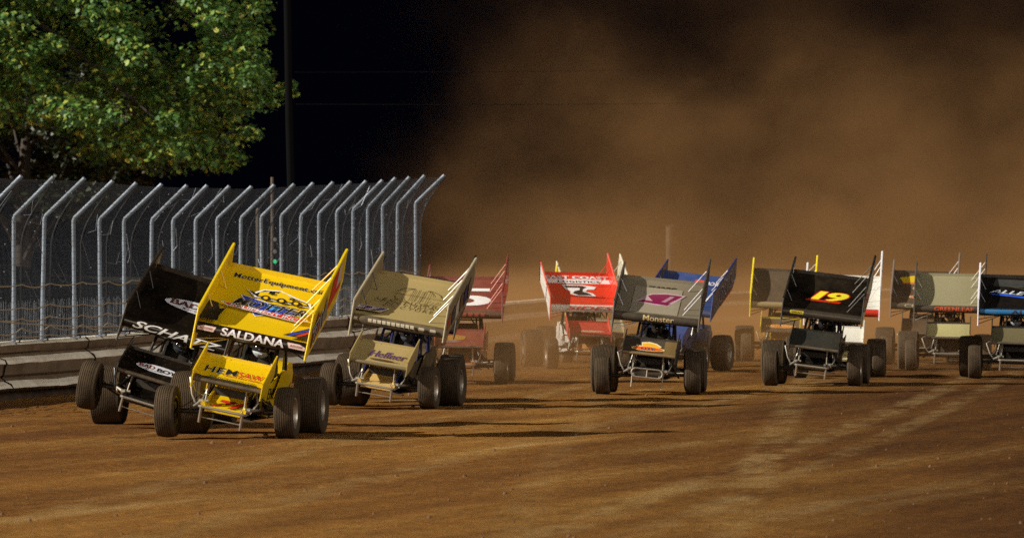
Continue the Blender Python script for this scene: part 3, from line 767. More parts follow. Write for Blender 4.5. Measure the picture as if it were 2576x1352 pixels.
    bb([(-0.29, -1.0, 0.76), (0.29, -1.0, 0.76)], 0.017); bb([(-0.29, -1.04, 0.42), (0.29, -1.04, 0.42)], 0.019)
    cage = m.build('roll_cage', mat(pre + '_tubes', p.get('tubes', (0.012, 0.012, 0.013)), 0.28, dirt=0.12, coat=0.4), root, MBd, smooth=True)
    # ---- engine, seat, belly
    m = MB()
    m.box((0, -0.62, 0.50), (0.42, 0.62, 0.30)); m.box((0, -0.62, 0.70), (0.50, 0.52, 0.14), top=0.8)
    for sx in (-1, 1):
        for k in range(4):
            y = -0.85 + 0.15 * k
            bb2 = m.tube; bb2([(sx * 0.22, y, 0.62), (sx * 0.36, y, 0.58), (sx * 0.42, y + 0.12, 0.48), (sx * 0.42, 0.35, 0.46)], 0.022, 6)
            m.tube([(sx * 0.07, y, 0.76), (sx * 0.07, y, 0.92)], 0.024, 8)
    m.box((0.0, -1.12, 0.52), (0.46, 0.06, 0.26)); m.box((0, 0.1, 0.31), (0.62, 2.3, 0.03))
    m.box((0, -0.15, 0.56), (0.60, 0.03, 0.44))
    m.build('engine', dark_mech, root, MBd, smooth=True, angle=30)
    m = MB(); m.box((0, 0.60, 0.85), (0.46, 0.06, 0.62), top=0.85); m.box((0, 0.42, 0.52), (0.46, 0.36, 0.06))
    for sx in (-1, 1): m.box((sx * 0.21, 0.48, 0.98), (0.03, 0.24, 0.30)); m.box((sx * 0.20, 0.50, 1.20), (0.025, 0.22, 0.16))
    m.build('seat', mat('seat_black', (0.015, 0.014, 0.013), 0.6), root, MBd)
    m = MB(); pr = [(1.05, 0.50), (1.15, 0.92), (1.35, 1.02), (1.62, 1.02), (1.85, 0.86), (1.92, 0.62), (1.80, 0.48), (1.3, 0.44)]
    m.slab_yz(pr, -0.24, 0.24); to_ = m.build('tail_tank', body_m, root, MBd, smooth=True, angle=50)
    # ---- hood, nose, side panels
    m = MB(); N = 8
    prof = [(-1.02, 0.72), (-0.85, 0.80), (-0.6, 0.87), (-0.30, 0.955), (-0.12, 1.0), (0.0, 1.005)]
    vs = []; fs = []
    for y, z in prof:
        for k in range(N + 1):
            a = -1 + 2 * k / N; ww = 0.27 + 0.05 * (y + 1.02); vs.append((a * ww, y, z - 0.16 * abs(a) ** 3.0))
    for i in range(len(prof) - 1):
        for k in range(N): fs.append((i * (N + 1) + k, i * (N + 1) + k + 1, (i + 1) * (N + 1) + k + 1, (i + 1) * (N + 1) + k))
    m.add(vs, fs)
    hood = m.build('hood', body_m, root, MBd, smooth=True, angle=60)
    if 'hood_art' in p:
        def hf(x, v, off):
            y = -0.60 + 0.5 * v; z = 0.87 + (y + 0.6) * 0.283 if y < -0.3 else 0.955 + (y + .3) * .25
            return Vector((x, y, z - 0.16 * abs(x / 0.30) ** 3 + off + 0.004))
        D = Decal(hf); p['hood_art'](D); D.build('number', hood)
    if not p.get('no_nose'):
        m = MB(); prof = [(-1.46, 0.36, .30), (-1.47, 0.42, .31), (-1.30, 0.475, .28), (-1.12, 0.60, .25), (-1.03, 0.74, .23)]
        vs = []; fs = []
        for y, z, ww in prof:
            for a, dz in ((-1, 0.0), (-0.93, 0.03), (-0.84, 0.02), (-0.80, -0.03), (0.80, -0.03), (0.84, 0.02), (0.93, 0.03), (1, 0.0)): vs.append((a * ww, y, z + dz))
        for i in range(len(prof) - 1):
            for k in range(7): fs.append((i * 8 + k, i * 8 + k + 1, (i + 1) * 8 + k + 1, (i + 1) * 8 + k))
        m.add(vs, fs)
        nose = m.build('nose_panel', nose_m, root, MBd, smooth=True, angle=35)
        if 'nose_art' in p:
            def nf(x, v, off):   # v 0..1 up the nose
                a = Vector((x, -1.46, 0.405)); b2 = Vector((x, -1.30, 0.445)); c2 = Vector((x, -1.12, 0.57))
                return (a.lerp(b2, v / 0.45) if v < 0.45 else b2.lerp(c2, (v - 0.45) / 0.55)) + Vector((0, -0.5 * off, 0.87 * off))
            D = Decal(nf); p['nose_art'](D); D.build('number', nose)
    for sx in (-1, 1):
        m = MB(); pts = [(-0.95, 0.40), (-0.25, 0.34), (0.85, 0.34), (1.05, 0.55), (1.05, 0.92), (0.30, 0.97), (-0.10, 0.86), (-0.70, 0.74), (-0.95, 0.68)]
        m.slab_yz(pts, sx * 0.365, sx * 0.380)
        sp_ = m.build('side_panel', body_m, root, MBd)
        m = MB(); ar = [(-0.35, 0.62), (0.55, 0.66), (0.62, 1.02), (-0.02, 0.94)]
        m.slab_yz(ar, sx * 0.42, sx * 0.43); m.build('arm_guard', body_m, root, MBd)
    if 'side_art' in p:
        D = Decal(lambda y, z, off: Vector((0.380 + off, y, z))); p['side_art'](D); D.build('lettering', sp_)
    # ---- bumper and nerf bars
    m = MB(); st = p.get('bumper', 'bar')
    if st == 'bar':
        m.tube([(-0.30, -1.05, 0.40), (-0.315, -1.50, 0.38), (-0.28, -1.54, 0.38), (0.28, -1.54, 0.38), (0.315, -1.50, 0.38), (0.30, -1.05, 0.40)], 0.018)
        m.tube([(-0.28, -1.53, 0.38), (-0.29, -1.44, 0.17)], 0.019); m.tube([(0.28, -1.53, 0.38), (0.27, -1.44, 0.17)], 0.019)
        m.tube([(-0.28, -1.46, 0.24), (0.27, -1.46, 0.24)], 0.009); m.tube([(0.27, -1.50, 0.30), (0.42, -1.20, 0.30)], 0.012)
    else:
        ov = [(0.24 * math.cos(a), -1.56, 0.40 + 0.075 * math.sin(a)) for a in [0]]
        pts = []
        for k in range(9): a = -math.pi / 2 + math.pi * k / 8; pts.append((0.20 + 0.075 * math.cos(a), -1.56, 0.39 + 0.075 * math.sin(a)))
        for k in range(9): a = math.pi / 2 + math.pi * k / 8; pts.append((-0.20 + 0.075 * math.cos(a), -1.56, 0.39 + 0.075 * math.sin(a)))
        m.tube(pts, 0.014, closed=True); m.tube([(0, -1.555, 0.465), (0, -1.555, 0.315)], 0.012)
        m.tube([(-0.22, -1.56, 0.34), (-0.30, -1.05, 0.42)], 0.016); m.tube([(0.22, -1.56, 0.34), (0.30, -1.05, 0.42)], 0.016)
        m.tube([(-0.27, -1.3, 0.60), (-0.27, -1.3, 0.12)], 0.014); m.tube([(0.27, -1.3, 0.60), (0.27, -1.3, 0.12)], 0.014)
    m.tube([(-0.27, -1.40, 0.42), (-0.25, -1.42, 0.76)], 0.012); m.tube([(0.27, -1.40, 0.42), (0.25, -1.42, 0.76)], 0.012)
    m.build('front_bumper', steel, root, MBd, smooth=True)
    m = MB()
    m.tube([(-0.30, -1.05, 0.72), (-0.52, -1.12, 0.74), (-0.575, -1.14, 0.70), (-0.50, -1.20, 0.50), (-0.44, -1.2, 0.40), (-0.30, -1.10, 0.36)], 0.0135)
    m.tube([(-0.57, -1.13, 0.69), (-0.52, -0.9, 0.52), (-0.31, -0.85, 0.45)], 0.009)
    m.build('nerf_bar', p.get('nerf', steel), root, MBd, smooth=True); m = MB()
    m.tube([(0.30, -1.05, 0.72), (0.40, -1.25, 0.55), (0.34, -1.35, 0.40)], 0.0125)
    m.build('nerf_bar', p.get('nerf', steel), root, MBd, smooth=True); m = MB()
    m.tube([(0.36, -0.2, 0.40), (0.58, -0.1, 0.42), (0.60, 0.45, 0.42), (0.36, 0.6, 0.42)], 0.016)
    m.build('nerf_bar', p.get('nerf', steel), root, MBd, smooth=True)
    # ---- top wing
    L, dr, nr_, wpt, LP, lipf = wing_frame(rake)
    m = MB(); us = [k / 12 * CH for k in range(13)]
    topc = [wpt(0, u, 0) for u in us]
    prof = [(q.y, q.z) for q in topc] + [((wpt(0, CH, -0.012)).y, (wpt(0, CH, -0.012)).z), ((wpt(0, 0.9, -0.09)).y, (wpt(0, 0.9, -0.09)).z), ((wpt(0, 0.35, -0.13)).y, (wpt(0, 0.35, -0.13)).z), (L.y + 0.02, L.z - 0.158)]
    m.sweep_x(prof, -0.76, 0.76)
    wing = m.build('top_wing', wing_m, root, MBd, smooth=True, angle=30)
    m = MB(); pl = [(L.y + 0.012, L.z - 0.004)] + [(L.y + a, L.z + b2) for a, b2 in LP] + [(L.y + 0.015, L.z - 0.150)]
    m.sweep_x(pl, -0.758, 0.758); lip = m.build('leading_edge', lip_m, wing, None, smooth=True, angle=50)
    m = MB(); wk = [wpt(0, CH - 0.004, 0.0), wpt(0, CH + 0.006, 0.0), wpt(0, CH + 0.03, 0.055), wpt(0, CH + 0.02, 0.058)]
    m.sweep_x([(q.y, q.z) for q in wk], -0.757, 0.757); m.build('wicker_bill', wing_m, wing)
    if 'wing_art' in p:
        D = Decal(wpt); p['wing_art'](D); D.build('lettering', wing)
    if 'lip_art' in p:
        D = Decal(lipf, (0.02, 0.035, 0.05, 0.067, 0.085, 0.103, 0.12, 0.134, 0.148)); p['lip_art'](D); D.build('lettering', wing)
    s0, s1 = math.sin(R(rake)), math.cos(R(rake))
    def board(outw, bot, lean, sx, mm):
        fy = L.y - 0.09; tl = 1.80
        return [(fy, L.z - bot), (fy, L.z + outw), (fy + tl * s1, L.z + outw + tl * s0), (fy + tl * s1 + 0.10, L.z + outw + tl * s0 - 0.40), (fy + tl * s1 - 0.12, L.z - 0.30 + tl * s0 - 0.02), (L.y + 0.42, L.z - 0.02 + 0.05)]
    for sx, up_, bt, mm in ((1, p.get('lup', 0.38), 0.24, board_l), (-1, p.get('rup', 0.17), 0.38, board_r)):
        pg = board(up_, bt, 0, sx, mm); a0, a1 = (0.762, 0.778) if sx > 0 else (-0.778, -0.762)
        m = MB(); m.slab_yz(pg, a0, a1); bo_ = m.build('side_board', mm, root, MBd)
        m = MB(); q = [Vector((sx * 0.770, y, z)) for y, z in pg]
        m.tube([q[0] + Vector((0, 0, .01)), q[1]], 0.015, 6); m.tube([q[1], q[2]], 0.022, 6); m.tube([q[2], q[3], q[4]], 0.013, 6)
        m.build('board_edge', edge_m, bo_, smooth=True)
        if sx > 0 and 'board_art' in p:
            D = Decal(lambda a, v, off: Vector((0.779 + off, L.y + a * s1 - v * s0, L.z + a * s0 + v * s1))); p['board_art'](D); D.build('lettering', bo_)
        # struts
        smt = strut_m if (sx > 0 or 'strut' in p) else black_tube
        if sx > 0:
            for k, u in enumerate((0.12, 0.42, 1.02, 1.36) if p.get('nst', 4) == 4 else (0.12, 0.42, 1.25)):
                a = wpt(0.76 - 0.30, u, 0.0); t2 = Vector((0.762, pg[1][0] + (u + 0.12) * s1, pg[1][1] + (u + 0.12) * s0 - 0.03))
                m = MB(); m.tube([a, t2], 0.0095, 6); m.build('strut', smt, bo_, smooth=True)
        else:
            for u in (0.35, 1.0): m = MB(); m.tube([wpt(-0.64, u, 0.0), Vector((-0.762, pg[1][0] + (u + 0.12) * s1, pg[1][1] + (u + 0.12) * s0 - 0.03))], 0.008, 6); m.build('strut', smt, bo_, smooth=True)
            for u, zz in ((0.02, -0.33), (0.12, -0.24)): m = MB(); m.tube([(-0.76, L.y - 0.05 + u, L.z + zz), (-0.28, L.y + 0.12 + u, L.z - 0.14)], 0.009, 6); m.build('strut', smt, bo_, smooth=True)
    # ---- front wing
    if not p.get('no_front_wing'):
        L2, dr2, nr2, fpt = front_frame(p.get('frake', 28)); hw = 0.465
        m = MB(); us = [k / 8 * 0.60 for k in range(9)]; prof = [(fpt(0, u, 0).y, fpt(0, u, 0).z) for u in us] + [(fpt(0, 0.6, -0.01).y, fpt(0, 0.6, -0.01).z), (fpt(0, 0.3, -0.05).y, fpt(0, 0.3, -0.05).z), (L2.y + 0.01, L2.z - 0.05)]
        m.sweep_x(prof, -hw, hw); fw = m.build('front_wing', fw_m, root, MBd, smooth=True, angle=30)
        m = MB(); m.tube([(-hw + 0.002, L2.y - 0.004, L2.z - 0.022), (hw - 0.002, L2.y - 0.004, L2.z - 0.022)], 0.030, 10)
        m.build('leading_edge', mat(pre + '_fbar', p.get('fbar', (0.03, 0.03, 0.03)), 0.4, dirt=0.3, dirt_col=DUST), fw, smooth=True)
        m = MB(); q = [fpt(0, 0.596, 0), fpt(0, 0.606, 0), fpt(0, 0.62, 0.03), fpt(0, 0.612, 0.032)]; m.sweep_x([(a.y, a.z) for a in q], -hw + .002, hw - .002); m.build('wicker_bill', fb_m, fw)
        if 'fwing_art' in p:
            D = Decal(fpt); p['fwing_art'](D); D.build('lettering', fw)
        for sx in (-1, 1):
            s2, c2 = dr2.z, dr2.y; fy = L2.y - 0.07; up2 = 0.10
            pg = [(fy, L2.z - 0.14), (fy, L2.z + up2 - 0.02), (fy + 0.74 * c2, L2.z + up2 + 0.74 * s2), (fy + 0.76 * c2, L2.z + up2 + 0.74 * s2 - 0.26), (fy + 0.30, L2.z - 0.04)]
            m = MB(); m.slab_yz(pg, sx * (hw + 0.001), sx * (hw + 0.013)); m.tube([(sx * (hw + .007), pg[1][0], pg[1][1]), (sx * (hw + .007), pg[2][0], pg[2][1])], 0.012, 6)
            m.build('front_side_board', fb_m, fw, smooth=True, angle=30)
    if 'extra' in p: p['extra'](root, MBd)
    root['_'] = 0; del root['_']
    return root, MBd

# ---- driver
def skin_person():
    me = bpy.data.meshes.new('person_body')
    V = {'pel': (0, .50, .60), 'wa': (0, .52, .78), 'ch': (0, .50, .98), 'nk': (0, .48, 1.08), 'hd': (0, .46, 1.18), 'ht': (0, .46, 1.25)}
    Rd = {'pel': .16, 'wa': .14, 'ch': .15, 'nk': .06, 'hd': .09, 'ht': .07}
    E = [('pel', 'wa'), ('wa', 'ch'), ('ch', 'nk'), ('nk', 'hd'), ('hd', 'ht')]
    for s, q in ((-1, 'r'), (1, 'l')):
        V.update({'sh' + q: (s * .19, .50, 1.02), 'el' + q: (s * .27, .28, .86), 'wr' + q: (s * .15, .06, .95), 'pm' + q: (s * .13, .0, .97), 'kn' + q: (s * .17, .05, .66), 'hp' + q: (s * .12, .46, .58), 'an' + q: (s * .13, -.10, .42), 'to' + q: (s * .13, -.14, .50)})
        Rd.update({'sh' + q: .07, 'el' + q: .05, 'wr' + q: .034, 'pm' + q: .036, 'kn' + q: .06, 'hp' + q: .09, 'an' + q: .045, 'to' + q: .035})
        E += [('ch', 'sh' + q), ('sh' + q, 'el' + q), ('el' + q, 'wr' + q), ('wr' + q, 'pm' + q), ('pel', 'hp' + q), ('hp' + q, 'kn' + q), ('kn' + q, 'an' + q), ('an' + q, 'to' + q)]
        for k in range(4):
            V['f%d%s' % (k, q)] = (s * (.10 + .022 * k), -.05 + .004 * k, 1.0 - .002 * k); V['g%d%s' % (k, q)] = (s * (.10 + .022 * k), -.055, .955)
            Rd['f%d%s' % (k, q)] = .011; Rd['g%d%s' % (k, q)] = .010; E += [('pm' + q, 'f%d%s' % (k, q)), ('f%d%s' % (k, q), 'g%d%s' % (k, q))]
        V['t' + q] = (s * .085, .0, .99); Rd['t' + q] = .012; E += [('pm' + q, 't' + q)]
    keys = list(V); me.from_pydata([V[k] for k in keys], [(keys.index(a), keys.index(b_)) for a, b_ in E], [])
    ob = bpy.data.objects.new('person', me); COL.objects.link(ob)
    sk = ob.modifiers.new('skin', 'SKIN'); ob.modifiers.new('sub', 'SUBSURF').levels = 1
    for i, k in enumerate(keys):
        v = me.skin_vertices[0].data[i]; v.radius = (Rd[k], Rd[k] * (0.75 if k in ('pel', 'wa', 'ch') else 1)); v.use_root = (k == 'pel')
    dg = bpy.context.evaluated_depsgraph_get(); m2 = bpy.data.meshes.new_from_object(ob.evaluated_get(dg)); bpy.data.objects.remove(ob)
    m2.polygons.foreach_set('use_smooth', [True] * len(m2.polygons)); return m2
PERSON = skin_person()
def helmet_mesh():
    m = MB(); vs = []; fs = []; NU, NV = 28, 18
    for j in range(NV + 1):
        th = math.pi * j / NV
        for i in range(NU):
            ph = 2 * math.pi * i / NU; x = 0.128 * math.sin(th) * math.cos(ph); y = 0.150 * math.sin(th) * math.sin(ph); z = 0.150 * math.cos(th)
            if y < 0 and z < 0: y *= 1.12; z *= 0.92      # chin bar
            if z < -0.1: x *= 0.92
            vs.append((x, y, z))
    for j in range(NV):
        for i in range(NU): fs.append((j * NU + i, j * NU + (i + 1) % NU, (j + 1) * NU + (i + 1) % NU, (j + 1) * NU + i))
    m.add(vs, fs)
    m.tube([(-0.05, -0.165, -0.07), (0.05, -0.165, -0.07)], 0.012, 6)
    return m
HEL = helmet_mesh()
def visor_mesh():
    m = MB(); vs = []; fs = []; N = 12
    for z in (-0.045, -0.01, 0.03, 0.055):
        for i in range(N + 1):
            ph = -math.pi / 2 - 1.15 + 2.3 * i / N; k = math.sqrt(max(0.1, 1 - (z / 0.150) ** 2)) * 1.025; kk = 1.08 if z < 0 else 1
            vs.append((0.130 * k * math.cos(ph), 0.153 * k * kk * math.sin(ph), z))
    for j in range(3):
        for i in range(N): fs.append((j * (N + 1) + i, j * (N + 1) + i + 1, (j + 1) * (N + 1) + i + 1, (j + 1) * (N + 1) + i))
    m.add(vs, fs); return m
VIS = visor_mesh()
def driver(root, MBd, suit, helmet, label, key):
    o = bpy.data.objects.new('person', PERSON.copy()); COL.objects.link(o); o.data.materials.clear(); o.data.materials.append(mat(key + '_suit', suit, 0.8, dirt=0.1))
    o.matrix_world = Matrix.Translation(root.location) @ root.rotation_euler.to_matrix().to_4x4() @ MBd
    tag(o, label, 'person', 'drivers seated inside the race cars')
    h = bpy.data.objects.new('helmet', HEL.mesh('helmet', mat(key + '_helmet', helmet, 0.12, 0.1, coat=1.0), True)); COL.objects.link(h); h.parent = o; h.location = (0, 0.44, 1.185)
    v = bpy.data.objects.new('visor', VIS.mesh('visor', mat('visor_smoke', (0.02, 0.018, 0.02), 0.05, 0.2, coat=1.0), True)); COL.objects.link(v); v.parent = h
    return o

BK, WH, YE, RD, BL = C(12, 12, 13), C(232, 232, 236), (0.74, 0.50, 0.004), C(200, 40, 26), C(30, 60, 170)
# ======================= art
def truck(D, ox, oy, s):
    def T(pts): return [(ox + x * s, oy + y * s) for x, y in pts]
    D.poly(T([(-.60, .30), (-.45, .20), (-.30, .36), (0, .42), (.30, .30), (.58, .22), (.62, .08), (-.4, .08)]), WH)
    D.poly(T([(-.56, .27), (-.40, .19), (-.28, .33), (0, .385), (.28, .27), (.52, .20), (.58, .10), (-.36, .10)]), BK)
    D.poly(T([(-.34, .13), (-.34, .25), (-.20, .32), (-.03, .32), (0, .37), (.08, .37), (.26, .24), (.50, .18), (.54, .13)]), YE)
    for cx_ in (-.20, .08, .34):
        D.poly(T(blob(cx_, .10, .085, .085)), BK); D.poly(T(blob(cx_, .10, .040, .045)), YE)
    D.poly(T([(-.18, .22), (-.18, .29), (-.08, .29), (-.08, .22)]), BK); D.poly(T([(.2, .17), (.2, .22), (.3, .20), (.3, .17)]), BK)
def wing71(D):
    D.text('MotterEquipment.com', 0.03, 1.34, 1.30, 0.13, BK, WH, bold=0.035, oc=0.02, spacing=1.08)
    D.poly([(-.42, .93), (.0, .86), (.62, .76), (.40, .66), (.10, .55), (-.10, .44), (-.27, .70)], WH)
    D.poly([(-.40, .92), (.0, .84), (.57, .76), (.36, .67), (.08, .56), (-.10, .46), (-.25, .70)], BL)
    D.poly([(-.05, .80), (.10, .82), (.22, .72), (.05, .68)], C(70, 150, 220)); D.poly([(-.12, .55), (.02, .60), (-.02, .52)], C(70, 150, 220))
    truck(D, 0.08, 0.86, 0.78)
    D.text('MOTTER', 0.07, 0.70, 0.98, 0.19, BK, WH, slant=0.35, bold=0.05, oc=0.03, spacing=1.08)
    D.poly([(-.62, .60), (-.50, .52), (.52, .44), (.62, .56)], WH)
    D.poly([(-.58, .59), (-.485, .53), (.51, .455), (.595, .555)], RD)
    D.text('EQUIPMENT INC.', 0.02, 0.525, 0.96, 0.072, WH, slant=0.2, bold=0.03, rise=-0.06)
    D.poly([(.40, .0), (.757, .0), (.757, .42)], BK)
    D.poly([(.44, .02), (.757, .40), (.757, .30), (.52, .02)], BL); D.poly([(.56, .02), (.72, .24), (.745, .20), (.62, .02)], RD)
    D.poly([(-.757, .0), (-.50, .0), (-.52, .18), (-.49, .42), (-.56, .36), (-.62, .52), (-.68, .40), (-.757, .56)], BK)
def lip71(D):
    D.text('SALDANA', 0.02, 0.085, 0.86, 0.105, WH, C(120, 20, 14), slant=0.1, bold=0.05, oc=0.04)
    for sx in (-1, 1):
        D.poly([(sx * .74, .05), (sx * .74, .09), (sx * .66, .12), (sx * .49, .12), (sx * .52, .05)], C(225, 195, 190))
        D.text('AUTOZONE', sx * .62, .085, .17, .03, C(150, 90, 90))
def front71(D):
    D.text('HEM', -0.17, 0.30, 0.42, 0.15, BK, WH, bold=0.03, oc=0.015, spacing=1.15); D.text('SAW', 0.235, 0.30, 0.33, 0.13, RD, bold=0.0)
    D.text('www.hemsaw.com', 0.03, 0.115, 0.62, 0.05, C(90, 70, 10), bold=0.0, spacing=1.2)
    D.text('band saw blades', 0.14, 0.20, 0.5, 0.035, RD, slant=0.2)
    pts = [(-.46, 0.0), (.46, 0.0), (.46, .03)]
    for k in range(10): x = .40 - k * .085; pts += [(x, .03 + .002 * k), (x - .03, .065)]
    D.poly(pts + [(-.46, .09)], C(40, 36, 28))
def nose71(D): D.text('71', 0.02, 0.40, 0.30, 0.55, C(214, 44, 20), C(70, 20, 10), slant=0.25, bold=0.07, oc=0.03)
def side71(D):
    D.text('ENV', -0.30, 0.66, 0.5, 0.15, BK, bold=0.05); D.poly([(-.95, .42), (-.25, .36), (.3, .36), (-.5, .5)], BK)
def hood71(D):
    D.poly(blob(0, .55, .11, .30), BK); D.poly(blob(0, .55, .06, .16), C(70, 66, 70)); D.poly([(-.22, .3), (-.14, .3), (-.13, .5), (-.18, .75), (-.2, .5)], WH); D.poly([(.15, .25), (.2, .25), (.2, .6), (.15, .5)], WH)
def board71(D):
    D.poly([(.9, .0), (1.6, .0), (1.62, .34), (1.2, .33)], RD); D.poly([(1.35, .1), (1.62, .1), (1.64, .36), (1.5, .35)], C(190, 180, 180))
    D.poly([(.0, -.1), (.5, -.05), (.4, .3), (.1, .1)], C(120, 40, 20)); D.poly([(.55, -.05), (.9, -.08), (.85, .3), (.7, .1)], C(130, 120, 110))
    D.text('71', 0.35, 0.05, .5, .25, BK, WH, bold=.06)
def ebar(D, sx):
    pass
badg, = (C(205, 207, 222),)
def wing15(D):
    D.poly([(x * 1.0 + .20, y + .80) for x, y in blob(0, 0, .60, .165, 36)], badg)
    D.text('BAD BOY', .17, .825, .95, .14, C(74, 30, 18), BK, bold=.06, oc=.02); D.text('BUGGIES', .15, .70, .5, .05, C(60, 60, 66), bold=.01, spacing=1.8)
def lip15(D): D.text('SCHATZ', 0.03, 0.08, 1.22, 0.105, C(215, 215, 215), C(60, 16, 10), slant=0.9, bold=0.03, oc=0.03)
def front15(D):
    D.poly(blob(.06, .27, .34, .10, 30), badg)
    D.text('BAD', -.12, .285, .22, .085, C(110, 36, 20), bold=.06); D.text('BOY', .17, .265, .27, .09, BK, bold=.06); D.text('BUGGIES', .0, .205, .24, .025, C(60, 60, 66), spacing=1.5)
INK = C(74, 62, 40)
def ring(D, cx, cy, rx, ry, w, col, a0=0, a1=360):
    N = 22; pts = []
    for k in range(N + 1): a = R(a0 + (a1 - a0) * k / N); pts.append((cx + rx * math.cos(a), cy + ry * math.sin(a)))
    for k in range(N, -1, -1): a = R(a0 + (a1 - a0) * k / N); pts.append((cx + (rx - w) * math.cos(a), cy + (ry - w) * math.sin(a)))
    if a1 - a0 >= 360: pts = pts
    D.poly(pts, col, sub=False)
def wing27(D):
    for (cx_, cy_) in ((-.055, 1.06), (.165, 1.06), (-.055, .90), (.165, .90)):
        rx = .20 if cx_ < 0 else .20
        a = (90, 180) if (cx_ < 0 and cy_ > 1) else (0, 90) if cy_ > 1 else (180, 270) if cx_ < 0 else (270, 360)
        ring(D, cx_, cy_, .26, .17, .012, INK, *a); ring(D, cx_, cy_, .13, .15, .010, INK, *a)
    for x in (-.06, -.03, .03, .055, .14, .17): D.poly([(x, .78), (x + .010, .78), (x + .010, 1.18), (x, 1.18)], INK)
    for y in (.97, 1.0): D.poly([(-.31, y), (.42, y), (.42, y + .008), (-.31, y + .008)], C(150, 130, 80))
    D.text('LEGENDARY', .02, .66, 1.15, .105, INK, bold=.012, spacing=1.25); D.text('PICTURES', .03, .50, .80, .10, INK, bold=.012, spacing=1.25)
    D.poly([(-.76, .10), (-.34, .10), (-.26, .30), (-.76, .30)], C(205, 190, 160)); D.text('27', -.52, .20, .42, .15, C(58, 34, 120), slant=.5, bold=.12)
def lip27(D):
    D.poly([(-.74, .06), (-.68, .06), (-.68, .11), (-.74, .11)], C(200, 185, 160))
    for k in range(10): x = -.50 + k * .078; D.poly([(x, .055), (x + .062, .055), (x + .056, .11), (x - .006, .11)], C(190, 180, 160))
    for x in (.34, .53): D.poly([(x, .06), (x + .10, .06), (x + .09, .10), (x, .10)], C(180, 170, 150))
def front27(D):
    D.text('Heffner', .08, .30, .58, .20, C(70, 44, 90), C(200, 170, 110), slant=.15, bold=.05, oc=.03, rise=.0)
    D.poly(blob(.02, .11, .20, .035), INK); D.text('RACING', .18, .10, .22, .03, C(120, 60, 30))
def board27(D):
    for k, c in enumerate((C(150, 60, 40), C(40, 40, 60), C(190, 180, 170), C(90, 60, 40), C(30, 30, 90), C(120, 100, 80))):
        D.poly([(k * .27, -.05 - .02 * k), (k * .27 + .20, -.06), (k * .27 + .24, .18 + .02 * (k % 3)), (k * .27 + .03, .14)], c)
def wing5(D): D.text('5', .08, .72, .74, .86, WH, bold=.07)
def front5(D): D.poly([(-.40, .40), (-.05, .46), (.12, .40), (.08, .28), (-.2, .22), (-.44, .27)], C(150, 110, 50)); D.poly([(-.4, .22), (-.1, .25), (.05, .2), (-.1, .14), (-.42, .15)], C(120, 96, 96))
def lip5(D):
    for k in range(7): x = -.38 + k * .12; D.poly([(x, .05), (x + .08, .05), (x + .09, .11), (x + .01, .11)], C(150, 60, 44))
def wingR(D):
    D.poly([(-.757, 1.14), (.757, 1.14), (.757, 1.32), (-.757, 1.32)], WH)
    D.text('EAST COAST', .02, 1.40, 1.44, .13, WH, bold=.09); D.text('LOGISTICS', .05, 1.215, .95, .085, C(60, 50, 50), bold=.06, spacing=1.15)
    z = [(-.36, 1.06), (.10, 1.06), (.42, .98), (.36, .86), (.20, .84), (.14, .74), (.30, .66), (.36, .50), (-.06, .50), (-.22, .62), (-.20, .76), (-.30, .84)]
    D.poly(z, WH); z2 = [(-.31, 1.02), (.10, 1.02), (.20, .96), (.10, .86), (.08, .74), (.22, .64), (.27, .54), (-.04, .54), (-.16, .64), (-.10, .76), (.02, .82), (.04, .92), (-.27, .92)]
    D.poly(z2, C(44, 36, 34))
def lipR(D): D.text('SIDES', .15, .085, 1.0, .085, C(205, 60, 40), slant=.9, bold=.05)
def frontR(D): D.poly(blob(.06, .21, .30, .055), C(190, 130, 110)); D.text('Southern', .06, .21, .42, .06, C(215, 205, 170), bold=.03)
def wing1(D):
    D.poly([(-.50, .03), (.36, .03), (.36, 1.25), (-.50, 1.25)], C(150, 142, 126))
    D.text('SHARP', -.02, 1.28, .5, .07, C(40, 34, 28), slant=.4, bold=.05)
    q = [(-.46, .58), (-.06, .48), (.16, .50), (.44, 1.04), (.06, 1.08), (-.20, 1.00), (-.30, .86), (-.10, .86), (-.16, .70)]
    D.poly(q, C(186, 160, 170))
    D.poly([(-.40, .60), (.14, .52), (.20, .62), (-.30, .69)], C(124, 16, 74)); D.poly([(-.10, .60), (.12, .58), (.37, 1.00), (.10, 1.02), (-.16, .96), (-.24, .88), (-.02, .90), (.02, .84)], C(124, 16, 74))
    D.poly([(.02, .66), (.10, .66), (.24, .94), (.16, .94)], C(170, 130, 150))
def lip1(D): D.text('Monster', .04, .085, .55, .10, C(205, 180, 130), bold=.03)
def front1(D):
    D.poly([(.24, .01), (.46, .01), (.46, .59), (.24, .59)], C(120, 98, 60))
    st = []
    for k in range(13):
        a = math.pi * k / 12; r_ = .27 if k % 2 == 0 else .17; st.append((-.04 + r_ * math.cos(a) * 1.0, .20 + r_ * 1.15 * math.sin(a)))
    D.poly(st, C(240, 225, 180)); D.poly([(-.04 + (x + .04) * .86, .20 + (y - .20) * .86) for x, y in st], C(240, 180, 20))
    D.poly(blob(-.04, .20, .30, .115), C(235, 215, 150)); D.poly(blob(-.04, .20, .27, .095), C(228, 96, 18)); D.text('LITE', -.04, .19, .24, .09, C(50, 40, 90), C(230, 200, 190), bold=.06, oc=.03)
def wing01(D):
    D.poly([(-.05, 1.18), (.16, 1.18), (.22, 1.40), (.0, 1.40)], C(200, 70, 60)); D.poly([(.17, 1.18), (.66, 1.18), (.62, 1.40), (.23, 1.40)], C(40, 50, 130)); D.text('MACHINE', .42, 1.29, .42, .14, WH, bold=.04)
